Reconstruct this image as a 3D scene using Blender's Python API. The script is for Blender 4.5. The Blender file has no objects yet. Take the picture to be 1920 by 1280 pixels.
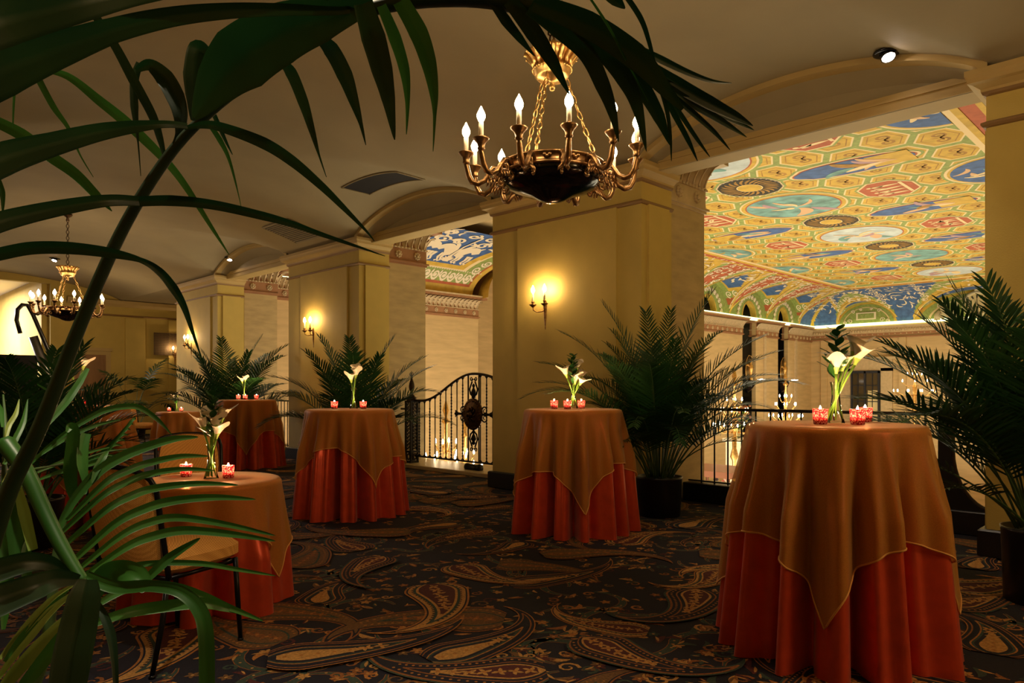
import bpy, math, random
from math import sin, cos, pi, sqrt, radians, atan2, exp
from mathutils import Vector, Matrix
S2 = sqrt(2.0); H = 1.23; F = 1350.0
COL = bpy.context.scene.collection
rnd = random.Random(11)

def P(px, py, d):
    """a point at depth d seen in direction (px,py) of the 1920x1280 frame"""
    r = (px-960)/F*d
    return Vector(((d+r)/S2, (d-r)/S2, H-(py-728)/F*d))
def G(px, py, z=0.0):
    d = (H-z)*F/(py-728); r = (px-960)/F*d
    return Vector(((d+r)/S2, (d-r)/S2, z))
def RD(r, d, z=0.0):
    return Vector(((d+r)/S2, (d-r)/S2, z))

# ---------------------------------------------------------------- mesh builder
class MB:
    def __init__(s): s.v=[]; s.f=[]; s.m=[]; s.s=[]
    def add(s, vs, fs, mi=0, sm=False):
        o=len(s.v); s.v.extend([tuple(v) for v in vs])
        for f in fs: s.f.append(tuple(i+o for i in f)); s.m.append(mi); s.s.append(sm)
    def box(s, x0,y0,z0,x1,y1,z1, mi=0):
        s.add([(x0,y0,z0),(x1,y0,z0),(x1,y1,z0),(x0,y1,z0),(x0,y0,z1),(x1,y0,z1),(x1,y1,z1),(x0,y1,z1)],
              [(0,3,2,1),(4,5,6,7),(0,1,5,4),(1,2,6,5),(2,3,7,6),(3,0,4,7)], mi)
    def bbox(s, x0,y0,z0,x1,y1,z1, b=0.01, mi=0):
        """box with chamfered vertical and top edges"""
        vs=[]; 
        def ring(e,z):
            return [(x0+e+b,y0+e,z),(x1-e-b,y0+e,z),(x1-e,y0+e+b,z),(x1-e,y1-e-b,z),(x1-e-b,y1-e,z),(x0+e+b,y1-e,z),(x0+e,y1-e-b,z),(x0+e,y0+e+b,z)]
        rings=[ring(b,z0),ring(0,z0+b),ring(0,z1-b),ring(b,z1)]
        for r in rings: vs+=r
        fs=[]
        for k in range(3):
            for i in range(8):
                j=(i+1)%8; fs.append((k*8+i,k*8+j,k*8+8+j,k*8+8+i))
        fs.append(tuple(range(7,-1,-1))); fs.append(tuple(range(24,32)))
        s.add(vs,fs,mi)
    def lathe(s, prof, c=(0,0,0), n=24, mi=0, sm=True, rmod=None, closed_top=True, M=None):
        vs=[]; fs=[]
        for (r,z) in prof:
            for i in range(n):
                a=2*pi*i/n; rr=r*(rmod(a,z) if rmod else 1)
                p=Vector((rr*cos(a),rr*sin(a),z))
                if M: p=M@p
                vs.append((p[0]+c[0],p[1]+c[1],p[2]+c[2]))
        for k in range(len(prof)-1):
            for i in range(n):
                j=(i+1)%n; fs.append((k*n+i,k*n+j,(k+1)*n+j,(k+1)*n+i))
        if closed_top:
            if prof[0][0]>1e-5: fs.append(tuple(range(n-1,-1,-1)))
            if prof[-1][0]>1e-5: fs.append(tuple(range((len(prof)-1)*n,len(prof)*n)))
        s.add(vs,fs,mi,sm)
    def tube(s, pts, rad, n=8, mi=0, sm=True, closed=False, flat=1.0):
        pts=[Vector(p) for p in pts]; N=len(pts)
        R=rad if isinstance(rad,(list,tuple)) else [rad]*N
        vs=[]; fs=[]; up=None
        for i,p in enumerate(pts):
            if closed: t=(pts[(i+1)%N]-pts[i-1])
            else: t=(pts[min(i+1,N-1)]-pts[max(i-1,0)])
            if t.length<1e-9: t=Vector((0,0,1))
            t.normalize()
            if up is None:
                up=Vector((0,0,1)) if abs(t.z)<.9 else Vector((1,0,0))
            a=t.cross(up); 
            if a.length<1e-6: a=t.cross(Vector((0,1,0)))
            a.normalize(); b=a.cross(t).normalized(); up=b
            for k in range(n):
                q=2*pi*k/n; vs.append(p+a*cos(q)*R[i]+b*sin(q)*R[i]*flat)
        last=N if closed else N-1
        for i in range(last):
            j=(i+1)%N
            for k in range(n):
                l=(k+1)%n; fs.append((i*n+k,i*n+l,j*n+l,j*n+k))
        if not closed:
            fs.append(tuple(range(n-1,-1,-1))); fs.append(tuple(range((N-1)*n,N*n)))
        s.add(vs,fs,mi,sm)
    def strip(s, rows, mi=0, sm=True, closed=False):
        """rows: list of equal-length lists of points"""
        n=len(rows[0]); vs=[p for r in rows for p in r]; fs=[]
        for i in range(len(rows)-1):
            for k in range(n-1): fs.append((i*n+k,i*n+k+1,(i+1)*n+k+1,(i+1)*n+k))
            if closed: fs.append((i*n+n-1,i*n,(i+1)*n,(i+1)*n+n-1))
        s.add(vs,fs,mi,sm)
    def torus(s, c, R, r, M=None, n=20, m=6, mi=0, sx=1.0, sy=1.0):
        pts=[]
        for i in range(n):
            a=2*pi*i/n; p=Vector((R*sx*cos(a),R*sy*sin(a),0))
            if M: p=M@p
            pts.append(p+Vector(c))
        s.tube(pts,r,m,mi,True,True)
    def ball(s, c, r, mi=0, n=10, k=6, sz=1.0):
        s.lathe([(max(r*sin(pi*j/k),1e-6), -r*sz*cos(pi*j/k)) for j in range(k+1)], c, n, mi, True, closed_top=False)
    def flat(s, pts2, z, mi, mp=None):
        vs=[(mp(x,y,z) if mp else (x,y,z)) for x,y in pts2]; s.add(vs,[tuple(range(len(vs)))],mi)
    def rib2(s, pts, ws, z, mi, mp=None):
        """flat 2-D ribbon with half widths ws"""
        N=len(pts); L=[];R=[]
        for i in range(N):
            a=pts[max(i-1,0)]; b=pts[min(i+1,N-1)]
            tx,ty=b[0]-a[0],b[1]-a[1]; l=math.hypot(tx,ty) or 1; nx,ny=-ty/l,tx/l; w=ws[i] if isinstance(ws,(list,tuple)) else ws
            p=pts[i]; L.append((p[0]+nx*w,p[1]+ny*w)); R.append((p[0]-nx*w,p[1]-ny*w))
        vs=[]; fs=[]
        for i in range(N):
            for q in (L[i],R[i]): vs.append(mp(q[0],q[1],z) if mp else (q[0],q[1],z))
        for i in range(N-1): fs.append((2*i,2*i+1,2*i+3,2*i+2))
        s.add(vs,fs,mi)
    def build(s, name, mats, parent=None, loc=None):
        me=bpy.data.meshes.new(name); me.from_pydata(s.v,[],s.f)
        if not isinstance(mats,(list,tuple)): mats=[mats]
        for m in mats: me.materials.append(m)
        me.polygons.foreach_set('material_index',s.m); me.polygons.foreach_set('use_smooth',s.s); me.update()
        o=bpy.data.objects.new(name,me); COL.objects.link(o)
        if parent: o.parent=parent
        if loc is not None: o.location=loc
        return o

def empty(name, loc=(0,0,0), rz=0):
    o=bpy.data.objects.new(name,None); COL.objects.link(o); o.location=loc; o.rotation_euler=(0,0,rz); o.empty_display_size=.1; return o
def tag(o,label=None,cat=None,group=None,kind=None):
    if label: o['label']=label
    if cat: o['category']=cat
    if group: o['group']=group
    if kind: o['kind']=kind
    return o
def struct(o): o['kind']='structure'; return o
def kids(o): return [c for c in bpy.data.objects if c.parent==o]
def copy_tree(o,parent=None):
    c=o.copy(); COL.objects.link(c); c.parent=parent
    for ch in kids(o): copy_tree(ch,c)
    return c

# ---------------------------------------------------------------- materials
def mat(name,col,rough=.6,metal=0,noise=0,nscale=8,bump=0,bscale=60,stretch=None,**kw):
    m=bpy.data.materials.new(name); m.use_nodes=True; nt=m.node_tree; b=nt.nodes['Principled BSDF']
    b.inputs['Base Color'].default_value=(*col,1); b.inputs['Roughness'].default_value=rough; b.inputs['Metallic'].default_value=metal
    for k,v in kw.items():
        b.inputs[k.replace('_',' ')].default_value=v
    tc=nt.nodes.new('ShaderNodeTexCoord'); mp=nt.nodes.new('ShaderNodeMapping'); nt.links.new(tc.outputs['Object'],mp.inputs[0])
    if stretch: mp.inputs['Scale'].default_value=stretch
    if noise:
        n=nt.nodes.new('ShaderNodeTexNoise'); n.inputs['Scale'].default_value=nscale; n.inputs['Detail'].default_value=6
        nt.links.new(mp.outputs[0],n.inputs['Vector'])
        r=nt.nodes.new('ShaderNodeValToRGB'); r.color_ramp.elements[0].position=.3; r.color_ramp.elements[1].position=.7
        r.color_ramp.elements[0].color=(*[c*(1-noise) for c in col],1); r.color_ramp.elements[1].color=(*[min(1,c*(1+noise)) for c in col],1)
        nt.links.new(n.outputs['Fac'],r.inputs[0]); nt.links.new(r.outputs[0],b.inputs['Base Color'])
    if bump:
        n=nt.nodes.new('ShaderNodeTexNoise'); n.inputs['Scale'].default_value=bscale; n.inputs['Detail'].default_value=3
        nt.links.new(mp.outputs[0],n.inputs['Vector'])
        u=nt.nodes.new('ShaderNodeBump'); u.inputs['Strength'].default_value=bump; u.inputs['Distance'].default_value=.01
        nt.links.new(n.outputs['Fac'],u.inputs['Height']); nt.links.new(u.outputs[0],b.inputs['Normal'])
    return m
def emis(name,col,st):
    m=bpy.data.materials.new(name); m.use_nodes=True; b=m.node_tree.nodes['Principled BSDF']
    b.inputs['Base Color'].default_value=(*col,1); b.inputs['Emission Color'].default_value=(*col,1); b.inputs['Emission Strength'].default_value=st
    return m
def leafmat(name,col,col2,rough=.42):
    m=bpy.data.materials.new(name); m.use_nodes=True; nt=m.node_tree; b=nt.nodes['Principled BSDF']
    n=nt.nodes.new('ShaderNodeTexNoise'); n.inputs['Scale'].default_value=5
    tc=nt.nodes.new('ShaderNodeTexCoord'); nt.links.new(tc.outputs['Object'],n.inputs['Vector'])
    r=nt.nodes.new('ShaderNodeValToRGB'); r.color_ramp.elements[0].color=(*col,1); r.color_ramp.elements[1].color=(*col2,1)
    r.color_ramp.elements[0].position=.35; r.color_ramp.elements[1].position=.65
    nt.links.new(n.outputs['Fac'],r.inputs[0]); nt.links.new(r.outputs[0],b.inputs['Base Color'])
    b.inputs['Roughness'].default_value=rough
    t=nt.nodes.new('ShaderNodeBsdfTranslucent'); nt.links.new(r.outputs[0],t.inputs['Color'])
    mx=nt.nodes.new('ShaderNodeMixShader'); mx.inputs[0].default_value=.18
    nt.links.new(b.outputs[0],mx.inputs[1]); nt.links.new(t.outputs[0],mx.inputs[2]); nt.links.new(mx.outputs[0],nt.nodes['Material Output'].inputs[0])
    return m

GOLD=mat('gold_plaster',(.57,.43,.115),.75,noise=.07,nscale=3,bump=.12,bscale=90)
TRIM=mat('gold_trim',(.50,.36,.14),.65,noise=.05,nscale=3)
TRIMD=mat('brown_trim_line',(.26,.15,.055),.6)
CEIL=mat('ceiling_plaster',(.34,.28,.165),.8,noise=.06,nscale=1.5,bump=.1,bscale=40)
STONE=mat('travertine',(.47,.35,.17),.5,noise=.15,nscale=3,bump=.15,bscale=20,stretch=(1,1,4))
STONE2=mat('lobby_travertine',(.56,.40,.20),.5,noise=.12,nscale=1.5,stretch=(1,1,6))
TERRA=mat('terracotta_band',(.33,.16,.075),.6,noise=.1,nscale=6)
CREAM=mat('carved_cream_stone',(.55,.42,.25),.55,noise=.12,nscale=9)
BLACK=mat('black_plinth',(.008,.008,.012),.35)
def carpetmat(n,c): return mat(n,c,.95,noise=.35,nscale=90,bump=.5,bscale=350)
C_NAVY=carpetmat('carpet_navy',(.007,.007,.020)); C_BRN=carpetmat('carpet_brown',(.28,.095,.022)); C_TAN=carpetmat('carpet_tan',(.52,.26,.07))
C_GRN=carpetmat('carpet_green',(.035,.060,.045)); C_MAR=carpetmat('carpet_maroon',(.085,.014,.016)); C_OCH=carpetmat('carpet_ochre',(.17,.080,.026))
C_GLD=carpetmat('carpet_gold',(.44,.17,.035))
SATIN=mat('burnt_orange_satin',(.60,.058,.016),.30,.35,noise=.12,nscale=14,Sheen_Weight=.2)
BRONZE=mat('aged_bronze',(.30,.17,.07),.35,1,noise=.45,nscale=30)
DBRONZE=mat('dark_bronze',(.09,.05,.025),.35,1,noise=.4,nscale=25)
GILT=mat('gilt_metal',(.72,.45,.16),.35,1,noise=.3,nscale=22)
GLOSSB=mat('black_lacquer',(.003,.003,.005),.12)
SLEEVE=mat('cream_candle_sleeve',(.78,.68,.48),.5)
BULB=emis('lit_bulb',(1,.74,.44),95)
BULBS=emis('lit_sconce_bulb',(1,.66,.32),170)
FLAME=emis('candle_flame',(1,.66,.32),500)
WAX=mat('white_wax',(.85,.72,.5),.5,Subsurface_Weight=.0)
IRON=mat('wrought_iron',(.010,.009,.012),.42,.4)
IRONB=mat('bronzed_iron',(.035,.022,.014),.4,.6,noise=.4,nscale=40)
POT=mat('black_pot',(.006,.006,.009),.3)
SOIL=mat('mossy_soil',(.05,.055,.02),.95,noise=.4,nscale=30,bump=1,bscale=60)
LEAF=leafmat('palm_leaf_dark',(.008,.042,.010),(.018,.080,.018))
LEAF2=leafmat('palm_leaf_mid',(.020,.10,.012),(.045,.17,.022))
LEAFL=leafmat('palm_leaf_lit',(.20,.32,.05),(.30,.40,.09))  # paler green paints the light onto some kentia leaflets
LEAFK=leafmat('kentia_leaf_shaded',(.005,.026,.007),(.010,.045,.010))  # darker green paints in the shade on the unlit fronds
STEM=mat('palm_stem',(.045,.10,.025),.5,noise=.25,nscale=20)
STEMD=mat('dark_frond_rib',(.012,.035,.012),.5)
FABRIC=None
def chairfabric():
    m=mat('amber_chair_fabric',(.62,.30,.085),.85)
    nt=m.node_tree; b=nt.nodes['Principled BSDF']; tc=nt.nodes.new('ShaderNodeTexCoord')
    mp=nt.nodes.new('ShaderNodeMapping'); mp.inputs['Rotation'].default_value=(.6,.5,.78); nt.links.new(tc.outputs['Object'],mp.inputs[0])
    c=nt.nodes.new('ShaderNodeTexChecker'); c.inputs['Scale'].default_value=170; c.inputs[1].default_value=(.80,.42,.11,1); c.inputs[2].default_value=(.56,.25,.05,1)
    nt.links.new(mp.outputs[0],c.inputs[0]); nt.links.new(c.outputs[0],b.inputs['Base Color']); return m
FABRIC=chairfabric()
PIPING=mat('dark_piping',(.10,.045,.02),.8)
CHFRAME=mat('black_chair_frame',(.008,.008,.011),.28,.5)
def sheer():
    m=bpy.data.materials.new('sheer_amber_organza'); m.use_nodes=True; nt=m.node_tree; b=nt.nodes['Principled BSDF']
    b.inputs['Base Color'].default_value=(.60,.30,.038,1); b.inputs['Roughness'].default_value=.55; b.inputs['Sheen Weight'].default_value=.4
    t=nt.nodes.new('ShaderNodeBsdfTranslucent'); t.inputs['Color'].default_value=(.62,.32,.05,1)
    tr=nt.nodes.new('ShaderNodeBsdfTransparent'); tr.inputs['Color'].default_value=(1,.86,.66,1)
    a=nt.nodes.new('ShaderNodeMixShader'); a.inputs[0].default_value=.3; nt.links.new(b.outputs[0],a.inputs[1]); nt.links.new(t.outputs[0],a.inputs[2])
    tc=nt.nodes.new('ShaderNodeTexCoord'); n=nt.nodes.new('ShaderNodeTexNoise'); n.inputs['Scale'].default_value=220; nt.links.new(tc.outputs['Object'],n.inputs['Vector'])
    mr=nt.nodes.new('ShaderNodeMapRange'); mr.inputs[3].default_value=.22; mr.inputs[4].default_value=.52; nt.links.new(n.outputs['Fac'],mr.inputs[0])
    x=nt.nodes.new('ShaderNodeMixShader'); nt.links.new(mr.outputs[0],x.inputs[0]); nt.links.new(a.outputs[0],x.inputs[1]); nt.links.new(tr.outputs[0],x.inputs[2])
    nt.links.new(x.outputs[0],nt.nodes['Material Output'].inputs[0]); return m
ORGANZA=sheer()
HEM=mat('amber_hem',(.72,.36,.09),.6)
def glass():
    m=bpy.data.materials.new('clear_glass'); m.use_nodes=True; nt=m.node_tree
    g=nt.nodes.new('ShaderNodeBsdfGlossy'); g.inputs['Roughness'].default_value=.04
    t=nt.nodes.new('ShaderNodeBsdfTransparent'); t.inputs['Color'].default_value=(.93,.97,.92,1)
    l=nt.nodes.new('ShaderNodeLayerWeight'); l.inputs[0].default_value=.35
    x=nt.nodes.new('ShaderNodeMixShader'); nt.links.new(l.outputs['Fresnel'],x.inputs[0]); nt.links.new(t.outputs[0],x.inputs[1]); nt.links.new(g.outputs[0],x.inputs[2])
    nt.links.new(x.outputs[0],nt.nodes['Material Output'].inputs[0]); return m
GLASS=glass()
def votiveglass():
    m=bpy.data.materials.new('speckled_red_glass'); m.use_nodes=True; nt=m.node_tree; b=nt.nodes['Principled BSDF']
    tc=nt.nodes.new('ShaderNodeTexCoord'); v=nt.nodes.new('ShaderNodeTexVoronoi'); v.inputs['Scale'].default_value=130; nt.links.new(tc.outputs['Object'],v.inputs['Vector'])
    r=nt.nodes.new('ShaderNodeValToRGB'); r.color_ramp.elements[0].position=.34; r.color_ramp.elements[0].color=(1,.80,.70,1); r.color_ramp.elements[1].position=.52; r.color_ramp.elements[1].color=(.42,.03,.05,1)
    nt.links.new(v.outputs['Distance'],r.inputs[0]); nt.links.new(r.outputs[0],b.inputs['Base Color']); b.inputs['Roughness'].default_value=.25
    t=nt.nodes.new('ShaderNodeBsdfTranslucent'); nt.links.new(r.outputs[0],t.inputs['Color'])
    x=nt.nodes.new('ShaderNodeMixShader'); x.inputs[0].default_value=.8
    nt.links.new(b.outputs[0],x.inputs[1]); nt.links.new(t.outputs[0],x.inputs[2]); nt.links.new(x.outputs[0],nt.nodes['Material Output'].inputs[0]); return m
VOTIVE=votiveglass()
LILY=mat('lily_white',(.92,.82,.66),.45,Subsurface_Weight=.0)
LILYG=mat('lily_green_throat',(.42,.60,.12),.45)
LSTEM=mat('lily_stem',(.22,.42,.05),.4)
SPADIX=mat('yellow_spadix',(.75,.5,.08),.6)
SPRIG=leafmat('sprig_leaf',(.012,.07,.012),(.03,.13,.02),.3)
# painted ceiling colours
K_GRN=mat('painted_green',(.27,.34,.10),.7,noise=.2,nscale=12); K_YEL=mat('painted_yellow',(.58,.38,.06),.7,noise=.18,nscale=5)
K_ORG=mat('painted_orange',(.36,.19,.035),.7,noise=.3,nscale=7); K_CRM=mat('painted_cream',(.78,.62,.36),.7)
K_RED=mat('painted_terracotta_red',(.42,.10,.04),.7,noise=.15,nscale=8); K_BLU=mat('painted_blue',(.05,.12,.33),.7,noise=.3,nscale=6)
K_TEAL=mat('painted_teal',(.16,.34,.34),.7,noise=.5,nscale=3); K_SKY=mat('painted_sky',(.50,.58,.62),.7,noise=.25,nscale=3)
K_WHT=mat('painted_white_relief',(.80,.70,.54),.7); K_BLK=mat('pierced_black',(.02,.018,.012),.7); K_FLS=mat('painted_flesh',(.66,.42,.25),.7); K_MAU=mat('painted_mauve',(.42,.27,.33),.7); K_LGR=mat('painted_light_green',(.50,.55,.25),.7)
KM=[K_GRN,K_YEL,K_ORG,K_CRM,K_RED,K_BLU,K_TEAL,K_SKY,K_WHT,K_BLK,K_FLS,K_MAU,K_LGR]
kG,kY,kO,kC,kR,kB,kT,kS,kW,kK,kF,kM,kL=range(13)

def spiral(cx,cy,r,turns=1.4,a0=0,flip=1,n=16):
    return [(cx+r*(1-i/(n-1)*.82)*cos(a0+flip*2*pi*turns*i/(n-1)), cy+r*(1-i/(n-1)*.82)*sin(a0+flip*2*pi*turns*i/(n-1))) for i in range(n)]
def ell(cx,cy,rx,ry,n=28,a=0):
    return [(cx+rx*cos(2*pi*i/n)*cos(a)-ry*sin(2*pi*i/n)*sin(a), cy+rx*cos(2*pi*i/n)*sin(a)+ry*sin(2*pi*i/n)*cos(a)) for i in range(n)]
def leafshape(x,y,L,W,a,n=7,bend=.3):
    pts=[];ws=[]
    for i in range(n):
        s=i/(n-1); b=a+bend*s; pts.append((x+L*s*cos(b),y+L*s*sin(b))); ws.append(max(W*sin(pi*min(1,s*.92+.06))**.8,.0008))
    return pts,ws
# ================================================================ SHELL
XF=6.17; PER=5.21; PL=2.22
PILY=[1.32-PL-PER+PL*0 - 0, ]            # replaced below
PILY=[(-.93,1.27)]+[(4.29+PER*k, 6.51+PER*k) for k in range(3)]
BAYC=[2.78,8.0,13.21,18.9]; BW=1.47
def barrel(x):
    u=(x-3.13)/3.06; return 3.53+.50*max(0,1-u*u)**.8
def lunette(y):
    b=3.5
    for c in [-2.6]+BAYC[:3]:
        u=(y-c)/1.56
        if abs(u)<1: b=max(b,3.53+.42*(1-u*u)**.72)
    return b
def ceilz(x,y):
    l=lunette(y)
    # lunettes rise a little towards the middle of the room, like the cross vaults of the place
    k=(XF-x)/3.04
    l2=l+.05*max(0,min(1,k)) if l>3.51 else l
    return max(barrel(x), l2 if x>.1 else 3.5)
# ---------------- floor with woven pattern
CM=[C_NAVY,C_BRN,C_TAN,C_GRN,C_MAR,C_OCH,C_GLD]
nN,nB,nT,nG,nM,nO,nD=range(7)
fl=MB(); fl.add([(-2,-3,0),(7.1,-3,0),(7.1,20.8,0),(-2,20.8,0)],[(0,1,2,3)],nN)
def spine(hx,hy,a,rmax,L,flip,curl,n=34):
    pts=[];x,y=hx,hy;th=a
    for i in range(n):
        s=i/(n-1); pts.append((x,y)); k=flip*curl*(s-.12 if s>.12 else 0)**1.1*2.2
        th+=k/(n-1); x+=cos(th)*L/(n-1); y+=sin(th)*L/(n-1)
    return pts
def prad(s,rmax):
    if s<.17: return rmax*sqrt(max(0,1-((.17-s)/.17)**2))
    u=(s-.17)/.83; return rmax*((1-u)**1.25*.86+.14*(1-u))
def paisley(hx,hy,a,rmax,L,flip=1,curl=2.4,style=0,z0=.0012):
    pts=spine(hx-cos(a)*rmax,hy-sin(a)*rmax,a,rmax,L,flip,curl); n=len(pts)
    if style==0: lay=[(0,nB),(.012,nN),(.022,nO),(.085,nG),(.10,nO)]
    elif style==1: lay=[(0,nD),(.012,nN),(.022,nT),(.055,nG),(.072,nT),(.088,nM)]
    elif style==2: lay=[(0,nG),(.014,nB),(.028,nN),(.075,nB),(.085,nN),(.105,nT),(.12,nM)]
    else: lay=[(0,nD),(.008,nN),(.026,nB),(.036,nN),(.075,nD),(.085,nG),(.10,nN),(.125,nT)]
    k=rmax/.2
    for j,(dl,mi) in enumerate(lay):
        dd=dl*k; q=[];w=[]
        for i in range(n):
            r=prad(i/(n-1),rmax)-dd
            if r>.001: q.append(pts[i]); w.append(r)
        if len(q)>3: fl.rib2(q,w,z0+j*.0003,mi)
    # dots along the border band and a vein of blossoms inside
    zz=z0+len(lay)*.0003
    step=0
    for i in range(2,n-4):
        r=prad(i/(n-1),rmax)-.05*k
        if r<.02: break
        a0=pts[i-1];b0=pts[i+1]; tx,ty=b0[0]-a0[0],b0[1]-a0[1]; l=math.hypot(tx,ty) or 1
        for sgn in (1,-1):
            cx=pts[i][0]-ty/l*r*sgn; cy=pts[i][1]+tx/l*r*sgn
            fl.flat(ell(cx,cy,.0085*k,.0085*k,6),zz,nN if style in(1,3) else nD)
    for i in range(3,n//2,2):
        r=prad(i/(n-1),rmax)
        if r<.1*k: continue
        x,y=pts[i]; c=nT if style!=0 else nB
        for q in range(4):
            pp,ww=leafshape(x,y,.045*k,.011*k,q*1.57+i+rnd.uniform(-.4,.4),5); fl.rib2(pp,ww,zz+.0002,c)
        fl.flat(ell(x,y,.012*k,.012*k,8),zz+.0003,nD)
    return pts
pl=[]   # hand-set motifs in the near field: head pixel, tail pixel, radius, flip, curl, style
near=[((885,1160),(620,1150),.21,1.25,1,3.0,0),((872,1068),(985,1122),.165,.95,1,2.6,1),((1050,1040),(1230,1030),.17,1.15,-1,2.4,0),
 ((735,1000),(560,1003),.19,1.25,-1,2.2,0),((700,1055),(590,1105),.17,1.0,1,2.2,2),((985,1092),(1180,1068),.15,1.15,1,1.6,3),((850,1228),(1010,1185),.16,1.1,1,2.6,3),
 ((1305,1120),(1300,1215),.19,1.1,-1,3.6,2),((880,945),(960,938),.2,1.2,1,1.6,0),((560,1235),(760,1215),.17,1.2,1,1.7,3),((335,1190),(310,1275),.2,1.0,-1,2.2,1),
 ((1290,985),(1350,960),.2,1.2,-1,2.2,3),((960,1262),(760,1270),.18,1.1,-1,2.4,2),((1130,1215),(1240,1265),.17,1.0,1,3,2),((820,925),(700,915),.2,1.1,-1,2,3),((1180,1180),(1090,1170),.12,.8,-1,2.6,1)]
for ni,((hx,hy),(tx,ty),r,L,fp,cu,st) in enumerate(near):
    a=G(hx,hy);b=G(tx,ty); an=atan2(b.y-a.y,b.x-a.x); sp=paisley(a.x,a.y,an,r,L,fp,cu,st,.0014+.0031*(ni%5)); pl.append((a.x,a.y,r))
    for q in sp[::4]: pl.append((q[0],q[1],.1))
def free(x,y,r): return all((x-a)**2+(y-b)**2>(r+c)**2 for a,b,c in pl)
zi=0
for t in range(2600):
    x=rnd.uniform(.3,6.7); y=rnd.uniform(-1,19.5); r=rnd.uniform(.13,.2)
    if x+y<2.2: continue
    if free(x,y,r*1.05):
        zi+=1; a=rnd.uniform(0,6.28); L=r*rnd.uniform(5.2,6.5)
        sp=paisley(x,y,a,r,L,rnd.choice((1,-1)),rnd.uniform(1.8,3.4),rnd.randrange(4),.0012+.0029*(zi%3)+.0003); pl.append((x,y,r))
        for q in sp[::5]: pl.append((q[0],q[1],.07))
# vines, leaves, blossoms filling the ground
for t in range(620):
    x=rnd.uniform(.3,6.9); y=rnd.uniform(-.8,19)
    if x+y<2.2 or (x+y>11 and t%2): continue
    a=rnd.uniform(0,6.28); n=16; pts=[(x,y)]; k=rnd.choice((1,-1))*rnd.uniform(.12,.34)
    for i in range(n):
        a+=k*(1 if i<8 else -1.3); px,py=pts[-1]; pts.append((px+.05*cos(a),py+.05*sin(a)))
    w=[.004+.02*sin(pi*i/n) for i in range(n+1)]
    if any(p[0]>7.05 for p in pts): continue
    fl.rib2(pts,[q+.004 for q in w],.0004,nB); fl.rib2(pts,w,.0006,nG)
    for p in pts[2:-1:2]: fl.flat(ell(p[0],p[1],.007,.007,6),.0008,nT)
for t in range(5200):
    d=rnd.uniform(2.2,9) if t<3800 else rnd.uniform(8,18)
    rr=rnd.uniform(-.72,.72)*d; p=RD(rr,d); x,y=p.x,p.y
    if not(.1<x<6.9 and -1<y<19.5): continue
    a=rnd.uniform(0,6.28); c=rnd.choice((nB,nB,nO,nT,nD,nM,nG)); z=.0009+.00001*(t%20); q=rnd.random()
    if q<.45:
        L=rnd.uniform(.05,.12); pp,ww=leafshape(x,y,L,L*.17,a,7,rnd.uniform(-1,1)); fl.rib2(pp,[w+.003 for w in ww],z-.0001,nN); fl.rib2(pp,ww,z,c)
        pp,ww=leafshape(x+L*.2*cos(a),y+L*.2*sin(a),L*.6,L*.07,a,5,.2); fl.rib2(pp,ww,z+.0002,nO if c==nT else nT)
    elif q<.75:
        for k in range(5):
            pp,ww=leafshape(x,y,.035,.010,a+k*1.257,5,.2); fl.rib2(pp,ww,z,c)
        fl.flat(ell(x,y,.008,.008,6),z+.0002,nT)
    else:
        pp=spiral(x,y,rnd.uniform(.03,.055),1.2,a,rnd.choice((1,-1)),12); fl.rib2(pp,[.003+.006*(1-i/12) for i in range(12)],z,c)
struct(fl.build('floor',CM))

# ---------------- vaulted gallery ceiling
ce=MB(); nx=64; x0,x1=.07,XF+.0; ys=[-3+.085*i for i in range(int(23.8/.085)+1)]
rows=[[(x0+(x1-x0)*i/nx, y, ceilz(x0+(x1-x0)*i/nx,y)) for i in range(nx+1)] for y in ys]
ce.strip(rows,0,True)
ce.add([(-2,-3,3.5),(x0,-3,3.5),(x0,20.8,3.5),(-2,20.8,3.5)],[(0,1,2,3)])
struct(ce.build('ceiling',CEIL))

# ---------------- walls behind and beside the camera (close the room)
w=MB(); w.box(-2.1,-3.1,0,-2,20.8,4.2); struct(w.build('wall_left',GOLD))
w=MB(); w.box(-2.1,-3.2,0,7.4,-3.05,4.4); struct(w.build('wall_back',GOLD))

# ---------------- pillars
def outline(mb,loop,prof,mi,M=None):
    """sweep a moulding profile [(out,z)] around an axis-aligned polyline loop of (x,y,nx,ny) corners"""
    rows=[]
    for o,z in prof:
        rows.append([(x+ox*o,y+oy*o,z) for x,y,ox,oy in loop])
    mb.strip(rows,mi,False)
def pillar(i,y0,y1):
    r=empty('pillar',(XF,(y0+y1)/2,0)); cy=(y0+y1)/2; h=(y1-y0)/2
    b=MB()
    b.box(.0,-h,.2,.56,h,3.53,0)                       # shaft
    b.box(-.028,-h+.30,.2,.01,h-.46,3.14,0)              # raised centre panel towards the gallery
    b.box(.10,-h-.028,.2,.48,-h+.01,3.14,0)
    b.box(.10,h-.01,.2,.48,h+.028,3.14,0)
    b.build('shaft',[GOLD],r)
    b=MB(); b.bbox(-.05,-h-.05,0,.6,h+.05,.205,.012); b.build('plinth',[BLACK],r)
    b=MB()
    loop=[(.56,h,0,1),(0,h,-1,1),(0,-h,-1,-1),(.56,-h,0,-1)]
    outline(b,loop,[(.0,3.13),(.018,3.135),(.03,3.15),(.03,3.165),(.0,3.18)],1)
    outline(b,loop,[(.0,3.36),(.02,3.37),(.028,3.39)],1)
    outline(b,loop,[(.028,3.39),(.03,3.41),(.07,3.44),(.10,3.45)],0); outline(b,loop,[(.10,3.45),(.105,3.48),(.115,3.5),(.115,3.54),(0,3.545)],0)
    b.build('cornice',[TRIM,TRIMD],r)
    return r
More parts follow.
